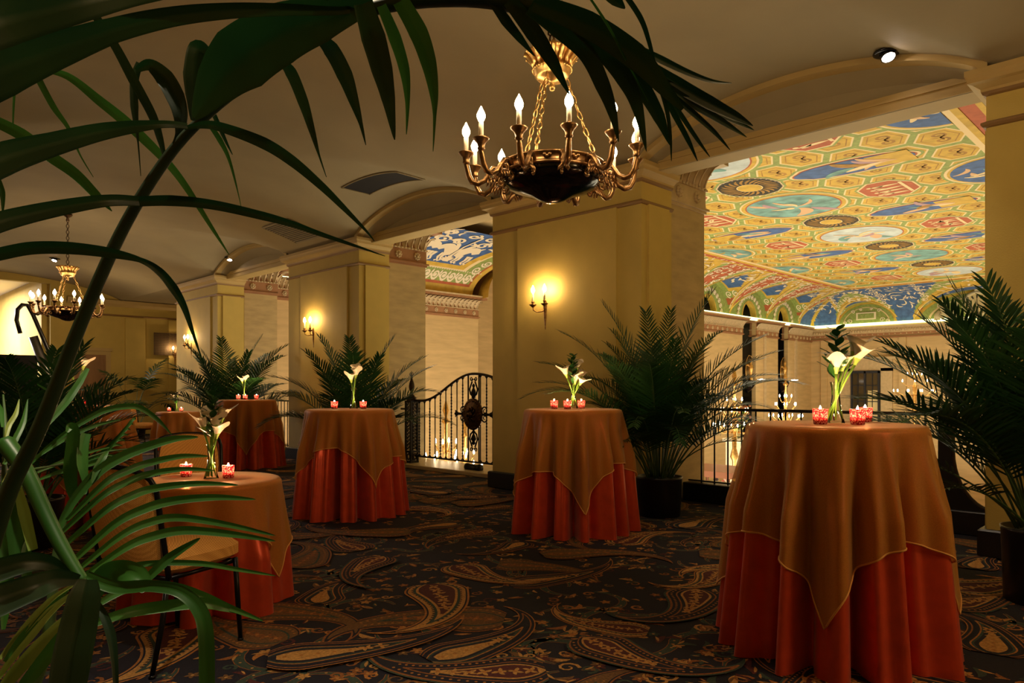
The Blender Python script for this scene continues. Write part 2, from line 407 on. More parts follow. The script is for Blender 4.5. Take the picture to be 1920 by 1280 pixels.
plab={0:'nearest gold plaster pillar at the right edge of the photo',1:'wide gold plaster pillar behind the mid cocktail table and sconce',2:'gold plaster pillar left of the iron gate, with a lit sconce',3:'distant gold plaster pillar by the far lit sconce and palm'}
for i,(a,b_) in enumerate(PILY):
    r=pillar(i,a,b_); tag(r,plab[i],'pillar','gold pillars along the gallery')
# ---------------- stone pilasters with carved capitals (atrium side of each pillar)
def acanthus(mb,p,n,t,w,h,out,mi):
    """one carved leaf: p base centre, n outward, t along, height h, leaning out and curling"""
    rows=[]
    for k in range(9):
        s=k/8; o=.02+out*(s**1.7)+(.06*sin(max(0,s-.8)/.2*pi) if s>.8 else 0); z=h*s-(.05*h*max(0,(s-.85)/.15)**2 *3 if s>.85 else 0)
        ww=w*(.34+.16*sin(pi*min(1,s*1.1)))*(1 if s<.9 else .7)*(1+.22*sin(s*22))
        rows.append([p+t*(ww*u)+n*(o+.018*cos(u*3.14)-.012*abs(u)*2)+Vector((0,0,z)) for u in (-1,-.6,-.2,0,.2,.6,1)])
    mb.strip(rows,mi,True)
    mb.tube([r[3]+n*.006 for r in rows],[.012*(1-.5*i/8) for i in range(9)],5,mi)
def rosette(mb,c,n,r,mi):
    t=Vector((0,0,1)).cross(n)
    mb.ball(c+n*.012,r*.36,mi,8,4)
    for k in range(8):
        a=k*pi/4; q=c+(t*cos(a)+Vector((0,0,1))*sin(a))*r*.62; mb.ball(q,r*.3,mi,6,4)
def capital(mb,x0,y0,x1,y1,zb,mt,mc,sides=('-y','+x','+y'),sc=1.0,lw=.12):
    mb.box(x0-.02,y0-.02,zb,x1+.02,y1+.02,zb+.03*sc,mt); mb.box(x0-.045,y0-.045,zb+.03*sc,x1+.045,y1+.045,zb+.055*sc,mt)
    mb.box(x0-.012,y0-.012,zb+.055*sc,x1+.012,y1+.012,zb+.26*sc,mt)
    mb.box(x0-.03,y0-.03,zb+.26*sc,x1+.03,y1+.03,zb+.285*sc,mc)
    mb.box(x0,y0,zb+.285*sc,x1,y1,zb+.58*sc,mt)
    mb.box(x0-.2*sc,y0-.2*sc,zb+.56*sc,x1+.2*sc,y1+.2*sc,zb+.63*sc,mt); mb.box(x0-.23*sc,y0-.23*sc,zb+.63*sc,x1+.23*sc,y1+.23*sc,zb+.67*sc,mc)
    for sd in sides:
        if sd=='-y': a=Vector((x0,y0,0));b=Vector((x1,y0,0));n=Vector((0,-1,0))
        elif sd=='+y': a=Vector((x0,y1,0));b=Vector((x1,y1,0));n=Vector((0,1,0))
        elif sd=='-x': a=Vector((x0,y0,0));b=Vector((x0,y1,0));n=Vector((-1,0,0))
        else: a=Vector((x1,y0,0));b=Vector((x1,y1,0));n=Vector((1,0,0))
        L=(b-a).length; t=(b-a).normalized(); k=max(2,round(L/(lw*sc)))
        for i in range(k): acanthus(mb,a+t*L*(i+.5)/k+Vector((0,0,zb+.285*sc)),n,t,L/k,.28*sc,.21*sc,mc)
        k=max(2,round(L/(.36*sc)))
        for i in range(k): rosette(mb,a+t*L*(i+.5)/k+n*.02+Vector((0,0,zb+.16*sc)),n,.075*sc,mc)
        k=max(4,round(L/(.07*sc)))
        for i in range(k): mb.ball(a+t*L*(i+.5)/k+n*.035*sc+Vector((0,0,zb+.272*sc)),.018*sc,mc,6,4)
slab={0:'stone pilaster behind the nearest right pillar',1:'travertine pilaster with carved capital beside the central pillar and tall palm',2:'travertine pilaster with terracotta capital left of the iron gate',3:'distant travertine pilaster beside the far palm'}
for i,(a,b_) in enumerate(PILY):
    r=empty('stone_pilaster',(7.12,(a+b_)/2,0)); m=MB(); h=(b_-a)/2-.05
    m.box(-.36,-h,-4.2,.38,h,3.3); m.build('shaft',[STONE],r)
    m=MB(); capital(m,-.37,-h,.38,h,3.25,0,1,('-y','+x') if i else ('+x',)); m.build('capital',[TERRA if i>1 else CREAM,CREAM],r)
    tag(r,slab[i],'pilaster','travertine pilasters on the atrium side')
# ---------------- arches over each bay
def arch(yc,end=False):
    m=MB(); w=1.53; N=40
    def zf(u): return 3.53+.40*max(0,1-u*u)**.72
    def zb(u): return 3.50+.27*max(0,1-u*u)**.8
    fr=[];fr2=[];bk=[];top=[]
    for k in range(N+1):
        u=-1+2*k/N; y=yc+w*u
        fr.append((XF-.02,y,zf(u)+.05)); fr2.append((XF-.02,y,zf(u)-.03)); bk.append((XF+.2,yc+w*.98*u,zb(u)))
    m.strip([[ (p[0]-.045,p[1],p[2]+.02) for p in fr],[ (p[0]-.045,p[1],p[2]) for p in fr2],fr2],1,False)
    m.strip([fr2,[(XF+.04,p[1],p[2]-.008) for p in fr2]],1,False)
    m.strip([[(XF+.04,p[1],p[2]-.008) for p in fr2],bk],0,True)
    # wall filling between the ceiling edge and the arch
    m.strip([[(XF-.02,p[1],max(p[2]+.12,4.1)) for p in fr],fr],0,False)
    # tympanum and beam
    m.strip([bk,[(XF+.2,p[1],3.5) for p in bk]],0,False)
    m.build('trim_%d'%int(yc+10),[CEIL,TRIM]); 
    o=bpy.data.objects['trim_%d'%int(yc+10)]; struct(o)
    b=MB(); b.box(XF+.16,yc-1.58,3.48,XF+.34,yc+1.58,3.62,0); b.box(XF+.145,yc-1.58,3.56,XF+.17,yc+1.58,3.575,1); b.box(XF+.15,yc-1.58,3.48,XF+.17,yc+1.58,3.50,1)
    b.box(XF+.34,yc-1.6,3.5,XF+.5,yc+1.6,5.1,0)
    struct(b.build('trim_%d'%int(yc+40),[TRIM,TRIM]))
for c in BAYC[:3]: arch(c)
arch(-2.5)
# end bay wall between pillar 3 and the end wall
# ---------------- end wall (faces the camera down the gallery)
YE=20.8
e=MB()
e.box(4.55,YE,0,9.0,YE+.2,4.4,0)
e.box(-2.1,YE,3.84,4.55,YE+.2,4.4,0)
for x in (6.25,7.35): e.box(x,YE-.06,0,x+.5,YE+.02,3.1,0)
e.build('wall_end',[GOLD]); struct(bpy.data.objects['wall_end'])
e=MB()
lp=[(9,YE,0,-1),(4.9,YE,0,-1)]
outline(e,lp,[(0,3.13),(.03,3.15),(.03,3.17),(0,3.18)],1); outline(e,lp,[(0,3.38),(.03,3.40),(.1,3.45),(.12,3.54),(0,3.55)],0)
struct(e.build('trim_5',[TRIM,TRIMD]))
# side wall closing the end bay beyond the last pillar, set back
e=MB(); e.box(9.0,16.6,0,9.1,20.8,4.2); struct(e.build('wall_right',[GOLD]))
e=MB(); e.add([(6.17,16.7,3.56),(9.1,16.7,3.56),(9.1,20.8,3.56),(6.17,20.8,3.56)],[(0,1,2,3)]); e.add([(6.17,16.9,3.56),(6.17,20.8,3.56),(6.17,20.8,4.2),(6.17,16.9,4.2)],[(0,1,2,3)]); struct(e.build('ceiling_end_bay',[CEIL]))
e=MB(); e.add([(7.1,16.7,0),(9.1,16.7,0),(9.1,20.8,0),(7.1,20.8,0)],[(0,1,2,3)]); struct(e.build('floor_end_bay',[C_NAVY]))
# door in end wall
e=MB(); dx0,dx1=5.0,5.75
def endx(px): t=(px-960)/F; return YE*(1+t)/(1-t)
dx0,dx1=endx(140),endx(197)
e.box(dx0-.12,YE-.05,0,dx1+.12,YE,2.2,1); e.box(dx0-.15,YE-.08,2.2,dx1+.15,YE,2.28,1)
e.box(dx0,YE-.07,0,dx1,YE-.03,2.1,0)
for z0,z1 in ((.2,.95),(1.08,1.98)): e.box(dx0+.12,YE-.085,z0,dx1-.12,YE-.06,z1,0)
WOOD=mat('brown_door_wood',(.28,.14,.05),.5,noise=.2,nscale=6,stretch=(1,1,.2))
e=e.build('door_1',[WOOD,TRIM]); struct(e)
# grille on end wall
gm=mat('brown_mesh_grille',(.17,.11,.05),.6,.3)
r=empty('wall_grille',(endx(316),YE-.06,2.45)); g=MB(); wx=(endx(338)-endx(295))/2+.1; g.box(-wx,0,-.3,wx,.02,.3); g.build('backing',[mat('grille_dark',(.05,.03,.015),.7)],r)
g=MB()
for k in range(22): x=-wx+2*wx*k/21; g.box(x-.006,-.012,-.3,x+.006,.0,.3)
for k in range(14): z=-.3+.6*k/13; g.box(-wx,-.014,z-.006,wx,-.002,z+.006)
g.build('mesh_bars',[gm],r); tag(r,'dark brown mesh grille high on the end wall above sconce','grille')
# ---------------- curb ledges and railings toward the atrium
LEDGE=mat('pale_stone_ledge',(.55,.43,.27),.35,noise=.1,nscale=4)
for k,(ya,yb) in enumerate(((1.27,4.29),(6.51,9.5),(11.72,14.71))):
    m=MB(); 
    if k==0: m.bbox(6.95,ya,0,7.12,yb,.2,.008,0); m.box(7.12,ya,-.3,7.5,yb,.17,1)
    else: m.bbox(6.72,ya,0,7.12,yb,.06,.008,1); m.box(7.12,ya,-.3,7.5,yb,.055,1)
    struct(m.build('trim_%d'%(60+k),[BLACK,LEDGE]))
# ================================================================ RAILINGS
def railing(name,xa,ya,yb,ztop,zbot,label,step=.145):
    r=empty(name,(xa,(ya+yb)/2,0)); h=(yb-ya)/2
    m=MB(); m.bbox(-.028,-h,ztop-.03,.028,h,ztop,.008); m.build('top_rail',IRONB,r)
    m=MB(); m.box(-.012,-h,zbot+.0,.012,h,zbot+.015); m.build('bottom_rail',IRON,r)
    n=int(2*h/step)
    proto=None
    for i in range(1,n):
        y=-h+2*h*i/n
        if proto is None:
            b=MB(); b.tube([(0,0,zbot-.02),(0,0,ztop-.02)],.009,8); proto=b.build('baluster',IRON,r); proto.location=(0,y,0)
        else:
            c=proto.copy(); COL.objects.link(c); c.parent=r; c.location=(0,y,0)
    tag(r,label,'railing'); return r
railing('balcony_railing',7.05,1.75,4.27,1.02,.21,'straight black iron balcony railing behind the large right cocktail table',.15)
# curved solid end of the railing beside the nearest pillar
e=MB(); pts=[(0,0)]
R=.42; prof=[(0,.2),(.10,.2)]
ys=[];z0=.2
outl=[(0.0,.2),(0,1.06),(.10,1.06)]+[(.10+.32*(1-cos(t)),.20+.5-.5*sin(t)) for t in [pi/2*k/10 for k in range(11)]]
vs=[(-.035,-y,z) for y,z in outl]+[(.035,-y,z) for y,z in outl]; n=len(outl)
e.add(vs,[tuple(range(n)),tuple(range(2*n-1,n-1,-1))]+[(i,(i+1)%n,n+(i+1)%n,n+i) for i in range(n)],0)
e.tube([(-.0,-y,z) for y,z in outl[2:]],.022,8,1)
o=e.build('railing_end_panel',[IRON,IRONB]); o.location=(7.05,1.80,0); tag(o,'black curved end panel of the railing behind the right palm','railing')

# ornamental gate between pillar and central pillar
def gate():
    X=6.93; ya,yb=6.55,9.5
    post_y=X*(1-(772-960)/F)/(1+(772-960)/F)       # newel position
    # newel post
    r=empty('newel_post',(X,post_y,.06))
    m=MB()
    for sx in (-1,1):
        for sy in (-1,1): m.box(sx*.065-.014,sy*.065-.014,.0,sx*.065+.014,sy*.065+.014,.97)
    for z in (.0,.16,.95): m.box(-.08,-.08,z,.08,.08,z+.03)
    m.build('post_frame',IRON,r)
    m=MB()
    for sd in range(4):
        A=Matrix.Rotation(sd*pi/2,4,'Z')
        for k in range(13):
            z=.2+.058*k; m.tube([A@Vector((.066,-.05,z)),A@Vector((.070,0,z+.035)),A@Vector((.066,.05,z+.07))],.009,5)
            m.tube([A@Vector((.066,.05,z)),A@Vector((.066,0,z+.02)),A@Vector((.066,-.05,z+.05))],.006,5)
        m.torus(A@Vector((.066,0,.095)),.042,.010,A@Matrix.Rotation(pi/2,4,'Y'),16,5,0,1.1,.8)
    m.build('cable_lattice',IRONB,r)
    m=MB(); m.lathe([(.105,.98),(.10,1.0),(.07,1.04),(.045,1.07),(.03,1.09)],(0,0,0),4,0,False); m.lathe([(.03,1.08),(.018,1.10),(.018,1.12),(.04,1.15),(.047,1.2),(.04,1.25),(.022,1.3),(.014,1.33),(.022,1.345),(.012,1.36)],(0,0,0),12)
    for k in range(5): m.tube([(0,0,1.35),(.03*cos(k*1.257),.03*sin(k*1.257),1.39),(.02*cos(k*1.257),.02*sin(k*1.257),1.43)],[.008,.008,.003],5)
    m.tube([(0,0,1.35),(0,0,1.45)],[.01,.003],5)
    m.build('finial',IRONB,r)
    tag(r,'tall ornate iron newel post with a pointed finial, left end of the gate','post')
    # gate panel
    y0=post_y-.085; y1=6.53; L=y0-y1
    yc=X*(1-(888-960)/F)/(1+(888-960)/F)
    g=empty('ornamental_gate',(X,0,.06))
    def zt(y):
        s=(y0-y)/(y0-yc); 
        s=max(0,min(2,s)); return .98+.40*(.5-.5*cos(pi*min(1,max(0,(s-.12)/.88)))) if s<=1 else 1.38-.16*(s-1)**2*4
    m=MB(); pts=[(0,y0-L*k/40,zt(y0-L*k/40)) for k in range(41)]; m.tube(pts,.020,8); m.build('top_rail',IRONB,g)
    m=MB(); m.box(-.012,y1,.10,.012,y0,.125); m.build('bottom_rail',IRON,g)
    sp=.128; k=0; y=y0-sp*.9
    while y>y1+.03:
        if abs(y-yc)>.13:
            m=MB()
            m.tube([(0,y,.11),(0,y,zt(y))],.0085,6)
            if k%2==0:
                for q in range(int((zt(y)-.25)/.045)):
                    z=.18+q*.045; m.ball((0,y,z),.0145,0,6,4,1.3)
            m.tube([(0,y-.03,.125),(0,y,.15),(0,y+.03,.125)],.007,5); m.tube([(0,y-.03,zt(y)-.012),(0,y,zt(y)-.05),(0,y+.03,zt(y)-.012)],.007,5)
            m.build('baluster',IRON,g)
        k+=1; y-=sp
    # medallion shield
    m=MB(); MR=Matrix.Rotation(-pi/2,4,'Y')
    m.lathe([(.001,.05),(.09,.05),(.12,.04),(.16,.035),(.175,.03),(.19,.035),(.2,.02),(.2,0)],(0,yc,.80),32,0,True,lambda a,z:1+.15*abs(cos(a))**2,True,MR)
    for k in range(28): a=2*pi*k/28; m.ball((-.035,yc+.165*sin(a),.80+.165*1.14*cos(a)),.011,0,6,4)
    # relief wreath and shield boss
    for k in range(9): a=2*pi*k/9; m.tube([(-.05,yc+.04*sin(a),.8+.05*cos(a)),(-.066,yc+.075*sin(a+.3),.8+.085*cos(a+.3)),(-.05,yc+.10*sin(a+.6),.8+.11*cos(a+.6))],[.012,.014,.006],6)
    m.ball((-.055,yc,.8),.04,0,12,6)
    m.build('medallion',DBRONZE,g)
    def scr(m,c,r,a0,fl_,n=18,rad=.012,t=1.3):
        m.tube([(0,c[0]+r*(1-.75*i/n)*cos(a0+fl_*2*pi*t*i/n),c[1]+r*(1-.75*i/n)*sin(a0+fl_*2*pi*t*i/n)) for i in range(n+1)],[rad*(1-.5*i/n) for i in range(n+1)],6)
    m=MB()
    for sg in (1,-1):
        # side fleurs
        for q in (1,-1): scr(m,(yc+sg*.235,.80+q*.055),.06,pi if sg>0 else 0,-q*sg)
        m.tube([(0,yc+sg*.2,.8),(0,yc+sg*.36,.8)],.02,6); m.ball((0,yc+sg*.37,.80),.035,0,8,5)
        for q in (1,0,-1): m.tube([(0,yc+sg*.37,.8),(0,yc+sg*(.40+.02*(1-abs(q))),.8+q*.05)],[.018,.008],6)
        # vertical lyre scrolls
        for top in (1,-1):
            b=.80+top*.24
            for q in (1,-1):
                m.tube([(0,yc,b),(0,yc+q*.065,b+top*.05),(0,yc+q*.085,b+top*.12),(0,yc+q*.05,b+top*.19),(0,yc+q*.03,b+top*.23)],.012,6)
                scr(m,(yc+q*.045,b+top*.27),.032,0 if q<0 else pi,q*top,14,.010)
    for top in (1,-1):
        m.lathe([(.01,0),(.035,.02*1),(.02,.05),(.045,.08),(.03,.12),(.012,.16),(.025,.19),(.008,.22)],(0,yc,.80+.22 if top>0 else .80-.22-.22),10)
    for y in (yc-.115,yc+.115): m.tube([(0,y,.11),(0,y,zt(y))],.012,6)
    m.build('scrollwork',IRON,g)
    m=MB(); MRx=Matrix.Rotation(pi/2,4,'X')
    m.lathe([(.045,-.16),(.055,-.15),(.055,-.11),(.045,-.1),(.045,.1),(.055,.11),(.055,.15),(.045,.16)],(0,yc,.035),12,0,True,None,True,MRx)
    m.build('roller_foot',IRON,g)
    tag(g,'ornate iron gate with arched top rail and round bronze medallion','gate')
    railing('balcony_railing',X,post_y+.1,9.44,.92,.12,'short iron railing section between the left cocktail table and newel post',.12)
gate()
railing('balcony_railing',6.93,11.75,14.66,1.0,.1,'distant iron railing beside the tall far cocktail table',.13)

# ================================================================ CHANDELIERS
def chandelier(x,y,label,name='chandelier',rot=0.0,bulb=BULB):
    r=empty(name,(x,y,2.47))
    toc=atan2(-y,-x)                         # direction to the camera side, arms start 10 deg from it
    m=MB()
    for k in range(17): m.torus((0,0,.74+k*.048),.02,.0055,Matrix.Rotation(pi/2,4,'X') if k%2 else Matrix.Rotation(pi/2,4,'Y'),10,5,0,1.0,1.5 if k%2==0 else 1.5)
    m.build('ceiling_chain',DBRONZE,r)
    m=MB(); m.lathe([(.07,1.55),(.065,1.53),(.02,1.5),(.015,1.45)],(0,0,0),16); m.build('ceiling_rose',DBRONZE,r)
    m=MB(); m.lathe([(.005,.50),(.012,.495),(.02,.515),(.012,.54),(.03,.55),(.085,.56),(.10,.575),(.105,.60),(.112,.605),(.112,.62),(.10,.63),(.105,.66),(.13,.70),(.15,.705),(.145,.715),(.06,.72)],(0,0,0),48,0,True,lambda a,z:1+(.05*cos(a*16) if z>.625 else 0))
    for k in range(16):
        a=k*pi/8; m.tube([(.105*cos(a),.105*sin(a),.63),(.112*cos(a),.112*sin(a),.66),(.135*cos(a),.135*sin(a),.69),(.158*cos(a),.158*sin(a),.705),(.162*cos(a),.162*sin(a),.69)],[.012,.016,.018,.014,.006],6)
    for k in range(40):
        a=k*2*pi/40; m.ball((.113*cos(a),.113*sin(a),.612),.009,0,6,3)
    m.build('crown',GILT,r)
    for k in range(3):
        a=toc+radians(-18+120*k); m=MB(); A=Vector((.085*cos(a),.085*sin(a),.57)); B=Vector((.285*cos(a),.285*sin(a),.05)); D=B-A; n=11; dn=D.normalized()
        q=dn.to_track_quat('Z','Y').to_matrix().to_4x4()
        for i in range(n):
            c=A+D*(i+.5)/n; m.torus(c,.0125,.0042,q@Matrix.Rotation(pi/2,4,'X' if i%2 else 'Y')@Matrix.Rotation(0 if i%2 else pi/2,4,'Z'),10,5,0,1,2.1)
        m.build('suspension_chain',GILT,r)
    m=MB(); m.lathe([(.27,.055),(.305,.055),(.31,.045),(.298,.04),(.298,.0),(.31,-.005),(.305,-.015),(.27,-.015)],(0,0,0),64,0,True,closed_top=False)
    for k in range(12):
        a=toc+radians(25+30*k)
        for q in (-.035,0,.035):
            b=a+q*1.4; m.ball((.302*cos(b),.302*sin(b),.02+(.008 if q else 0)),.011,0,6,4)
    m.build('ring',BRONZE,r)
    m=MB(); m.lathe([(.29,-.005),(.296,-.02),(.285,-.045),(.24,-.08),(.17,-.105),(.12,-.12),(.075,-.145),(.035,-.158),(.001,-.16)],(0,0,0),48,0,True,closed_top=False); m.build('bowl',GLOSSB,r)
    first=None
    arm=MB(); arm.tube([(.29,0,.0),(.315,0,.035),(.345,0,.03),(.37,0,-.005),(.395,0,-.045),(.43,0,-.065),(.465,0,-.055),(.485,0,-.02),(.495,0,.03),(.5,0,.055)],[.016,.015,.014,.013,.014,.016,.017,.017,.015,.013],8)
    arm.tube([(.345+.032*(1-.7*i/14)*cos(2+i*.62),0,-.02+.032*(1-.7*i/14)*sin(2+i*.62)) for i in range(15)],[.009*(1-.4*i/14) for i in range(15)],6)
    arm.tube([(.30+.025*(1-.7*i/12)*cos(-1-i*.62),0,-.045+.03*(1-.7*i/12)*sin(-1-i*.62)) for i in range(13)],.007,6)
    for k in range(3): arm.tube([(.33+.02*k,0,-.03),(.335+.02*k,.02,-.05-.005*k),(.34+.02*k,.028,-.07)],[.008,.007,.003],5); arm.tube([(.33+.02*k,0,-.03),(.335+.02*k,-.02,-.05-.005*k),(.34+.02*k,-.028,-.07)],[.008,.007,.003],5)
    arm.lathe([(.013,.045),(.022,.055),(.018,.065),(.024,.085),(.042,.105),(.046,.112),(.04,.115),(.02,.112)],(.5,0,0),14)
    am=arm.build('arm',BRONZE,r)
    sl=MB(); sl.lathe([(.0135,.11),(.0135,.20),(.008,.202)],(.5,0,0),12); s1=sl.build('candle_sleeve',SLEEVE,am)
    bb=MB(); bb.lathe([(.008,.200),(.015,.208),(.0225,.225),(.023,.238),(.017,.255),(.008,.272),(.001,.287)],(.5,0,0),12,0,True,closed_top=False); b1=bb.build('bulb',bulb,am)
    am.rotation_euler=(0,0,toc+radians(10))
    for k in range(1,12):
        c=am.copy(); COL.objects.link(c); c.parent=r; c.rotation_euler=(0,0,toc+radians(10+30*k))
        for s in (s1,b1): d=s.copy(); COL.objects.link(d); d.parent=c
    tag(r,label,'chandelier','gallery chandeliers'); return r
chandelier(3.13,2.80,'large bronze chandelier with black bowl hanging nearest the camera, top centre')
chandelier(3.13,13.22,'distant bronze chandelier at far left, near the end wall and escalator')
# ceiling chain top sits in the vault crown

# ================================================================ SCONCES
def sconce(loc,label,rz=0,group='twin-candle sconces on the gallery walls'):
    r=empty('wall_sconce',loc,rz)       # local -x points into the room
    m=MB(); m.lathe([(.001,-.30),(.008,-.29),(.012,-.27),(.009,-.26),(.020,-.16),(.026,-.06),(.03,-.02),(.02,0),(.026,.02),(.01,.05),(.012,.08),(.004,.12)],(-.022,0,0),12,0,True); m.build('backplate',BRONZE,r)
    for sg in (1,-1):
        m=MB(); m.tube([(-.03,0,-.06),(-.06,sg*.03,-.085),(-.10,sg*.065,-.09),(-.135,sg*.088,-.07),(-.14,sg*.09,-.03)],.0075,6)
        m.lathe([(.008,-.04),(.02,-.03),(.042,-.012),(.045,-.006),(.015,-.004),(.013,.012),(.022,.02),(.018,.03)],(-.14,sg*.09,0),12)
        a=m.build('arm',BRONZE,r)
        m=MB(); m.lathe([(.0125,.02),(.0125,.125),(.006,.127)],(-.14,sg*.09,0),10); m.build('candle_sleeve',SLEEVE,a)
        m=MB(); m.lathe([(.007,.124),(.015,.135),(.022,.152),(.021,.168),(.013,.19),(.001,.215)],(-.14,sg*.09,0),10,0,True,closed_top=False); m.build('bulb',BULBS,a)
    tag(r,label,'sconce',group)
sconce((XF,5.60,2.20),'twin-candle bronze sconce glowing on the central pillar')
sconce((XF,10.82,2.20),'twin-candle bronze sconce on the pillar left of the iron gate')
sconce((XF,16.0,2.18),'twin-candle bronze sconce on the farthest gold pillar')
sconce((endx(326),YE-.06,2.18),'sconce half hidden by the far pillar, lighting the end wall',pi/2)

# ================================================================ DOWNLIGHTS, VENTS
def downlight(px,py,label,tilt=.5):
    # find where that place on the vault is
    best=None
    for i in range(300,2000):
        d=i*.01; p=P(px,py,d)
        if p.z>=ceilz(min(p.x,XF),p.y): best=p; break
    z=ceilz(min(best.x,XF-.01),best.y)
    r=empty('ceiling_downlight',(best.x,best.y,z-.005))
    m=MB(); m.lathe([(.055,-.012),(.085,-.016),(.10,-.010),(.10,.004),(.05,.01)],(0,0,0),28,0,True,closed_top=False); m.build('trim_ring',mat('dark_chrome',(.05,.05,.06),.2,1) if 'dark_chrome' not in bpy.data.materials else bpy.data.materials['dark_chrome'],r)
    A=Matrix.Rotation(-.45,4,Vector((1,-1,0)))
    m=MB(); m.lathe([(.05,.0),(.056,-.02),(.056,-.055),(.05,-.06)],(0,0,0),24,0,True,None,False,A); m.build('lamp_can',bpy.data.materials['dark_chrome'],r)
    m=MB(); m.lathe([(.001,-.052),(.047,-.052)],(0,0,0),24,0,False,None,False,A); m.build('lamp',emis('downlight_lamp',(1,.8,.68),45) if 'downlight_lamp' not in bpy.data.materials else bpy.data.materials['downlight_lamp'],r)
    tag(r,label,'ceiling light','recessed ceiling spotlights')
    return best
downlight(1663,97,'adjustable recessed spotlight in the vault near the right pillar')
downlight(431,482,'recessed spotlight in the vault above the far pillar')
downlight(103,484,'recessed spotlight on the ceiling at far left, beyond the second chandelier')
# dark access opening and grille in the vault
def vaultpatch(name,cx,cy,dx,dy,mats,label,cat,lift=.006,frame=True,slats=0):
    r=empty(name,(cx,cy,ceilz(cx,cy)))
    def pt(u,v,l): x=cx+dx*u; y=cy+dy*v; return (x-cx,y-cy,ceilz(x,y)-l-ceilz(cx,cy))
    m=MB(); n=12; m.strip([[pt(-1+2*i/n,-1+2*j/n,lift) for j in range(n+1)] for i in range(n+1)],0,True); m.build('panel',mats[0],r)
    m=MB()
    for e in ([(-1,-1+2*k/n) for k in range(n+1)],[(1,-1+2*k/n) for k in range(n+1)],[(-1+2*k/n,-1) for k in range(n+1)],[(-1+2*k/n,1) for k in range(n+1)]):
        m.tube([pt(u,v,lift+.003) for u,v in e],.012,4)
    for s in range(slats):
        u=-1+2*(s+.5)/slats; m.tube([pt(u,-.95+1.9*k/n,lift+.004) for k in range(n+1)],.009,4)
    m.build('frame',mats[1],r); tag(r,label,cat)
vaultpatch('ceiling_opening',5.45,7.85,.22,.62,(mat('dark_void',(.004,.004,.008),.9),CEIL),'dark curved opening in the vault above the gate bay','opening')
vaultpatch('ceiling_vent',5.62,10.55,.30,.42,(mat('vent_grey',(.10,.09,.07),.6),mat('vent_frame',(.33,.28,.18),.6)),'grey slatted air vent in the vault above the second pillar','vent',.01,True,14)

# ================================================================ TABLES
def foldf(a,seed,n):
    s=seed; return .62*cos(n*a+.9*sin(2*a+s)+.5*sin(3*a+2*s))+.30*cos((n*2-3)*a+s*3+.6*sin(a*2))+.14*cos(5*a+s)
def shp(f): f=max(-1,min(1,f)); return 1-2*((1-f)/2)**1.7
def table(x,y,Ht,R,desc,seed,rot,a=.89,n=11,kind='cocktail table',amp=1.0,off2=(0,0),hem=.085):
    t=empty('cocktail_table' if kind=='cocktail table' else 'low_round_table',(x,y,0))
    m=MB(); m.lathe([(R-.03,Ht-.035),(R-.012,Ht-.035),(R-.012,Ht-.008),(R-.03,Ht-.006)],(0,0,0),40); m.build('tabletop',BLACK,t)
    m=MB(); m.lathe([(.03,.04),(.03,Ht-.035)],(0,0,0),12); m.build('column',CHFRAME,t)
    m=MB(); m.lathe([(.22,.0),(.22,.015),(.05,.04),(.03,.05)],(0,0,0),24); m.build('base',CHFRAME,t)
    tag(t,desc[0],kind,'draped round tables')
    N=300
    def prof(s,ang,off,am):
        # s distance over the edge; radius and height
        L=Ht; f=shp(foldf(ang,seed,n)); q=max(0,s); g=min(1,q/.38); g=g**1.3
        base=R+off+hem*(q/1.05)**1.15*(Ht/1.07)**.2; ru=base+amp*(.012*min(1,q/.10)+.105*g)*(f-.35)*(1+.25*q)
        r=ru if am>.95 else max(base+amp*(.012*min(1,q/.10)+.10*g)*(.6*f-.12),ru)+.006
        return r,Ht+off-q
    def cloth(off,dropf,am,K,name,mt,zmin):
        m=MB(); rows=[]
        for k in range(6): 
            rr=(R-.02)*k/5; rows.append([((rr if k else .001)*cos(2*pi*i/N),(rr if k else .001)*sin(2*pi*i/N),Ht+off) for i in range(N)])
        # rounded edge then the drop
        for k in range(1,5):
            t_=pi/2*k/4; rows.append([((R-.02+(.02+off)*sin(t_))*cos(2*pi*i/N),(R-.02+(.02+off)*sin(t_))*sin(2*pi*i/N),Ht+off-(.012)*(1-cos(t_))) for i in range(N)])
        for k in range(1,K+1):
            row=[]
            for i in range(N):
                ang=2*pi*i/N; dmax=dropf(ang); s=dmax*(k/K)**1.1
                r,z=prof(s,ang,off,am); z-=.012
                row.append((r*cos(ang),r*sin(ang),max(z,zmin+.004*(1 if s<dmax*.98 else 0))))
            rows.append(row)
        m.strip(rows,0,True,True)
        return m,rows
    m,rows=cloth(.003,lambda a_:Ht-.006,1.0,26,'',SATIN,.004)
    o=m.build('tablecloth',SATIN,None,(x,y,0)); tag(o,desc[1],'tablecloth','burnt orange satin tablecloths')
    def drop(ang):
        b=ang-rot; cb,sb=cos(b),sin(b); return max(.06,min(Ht-.03,min((a+(off2[0] if cb>0 else -off2[0]))/max(abs(cb),1e-4),(a+(off2[1] if sb>0 else -off2[1]))/max(abs(sb),1e-4))-R))
    m,rows=cloth(.013,drop,.92,30,'',ORGANZA,.012)
    ov=m.build('sheer_overlay',ORGANZA,None,(x,y,0)); tag(ov,desc[2],'table overlay','sheer amber square overlays')
    h=MB(); h.tube([Vector(p)*1.0 for p in rows[-1]],.0045,5,0,True,True); h.build('hem',HEM,ov)
    return (x,y,Ht+.016)
T={}
def cm(px,s): d=F/s; r=(px-960)/F*d; return ((d+r)/S2,(d-r)/S2)
xr=cm(1563,390); T['R']=table(*xr,1.048,.385,('round cocktail table under amber and red cloth, largest, at right','red-orange satin floor cloth on the large right cocktail table','sheer amber overlay draped on the large right cocktail table'),1.3,radians(152),a=.86,n=14)
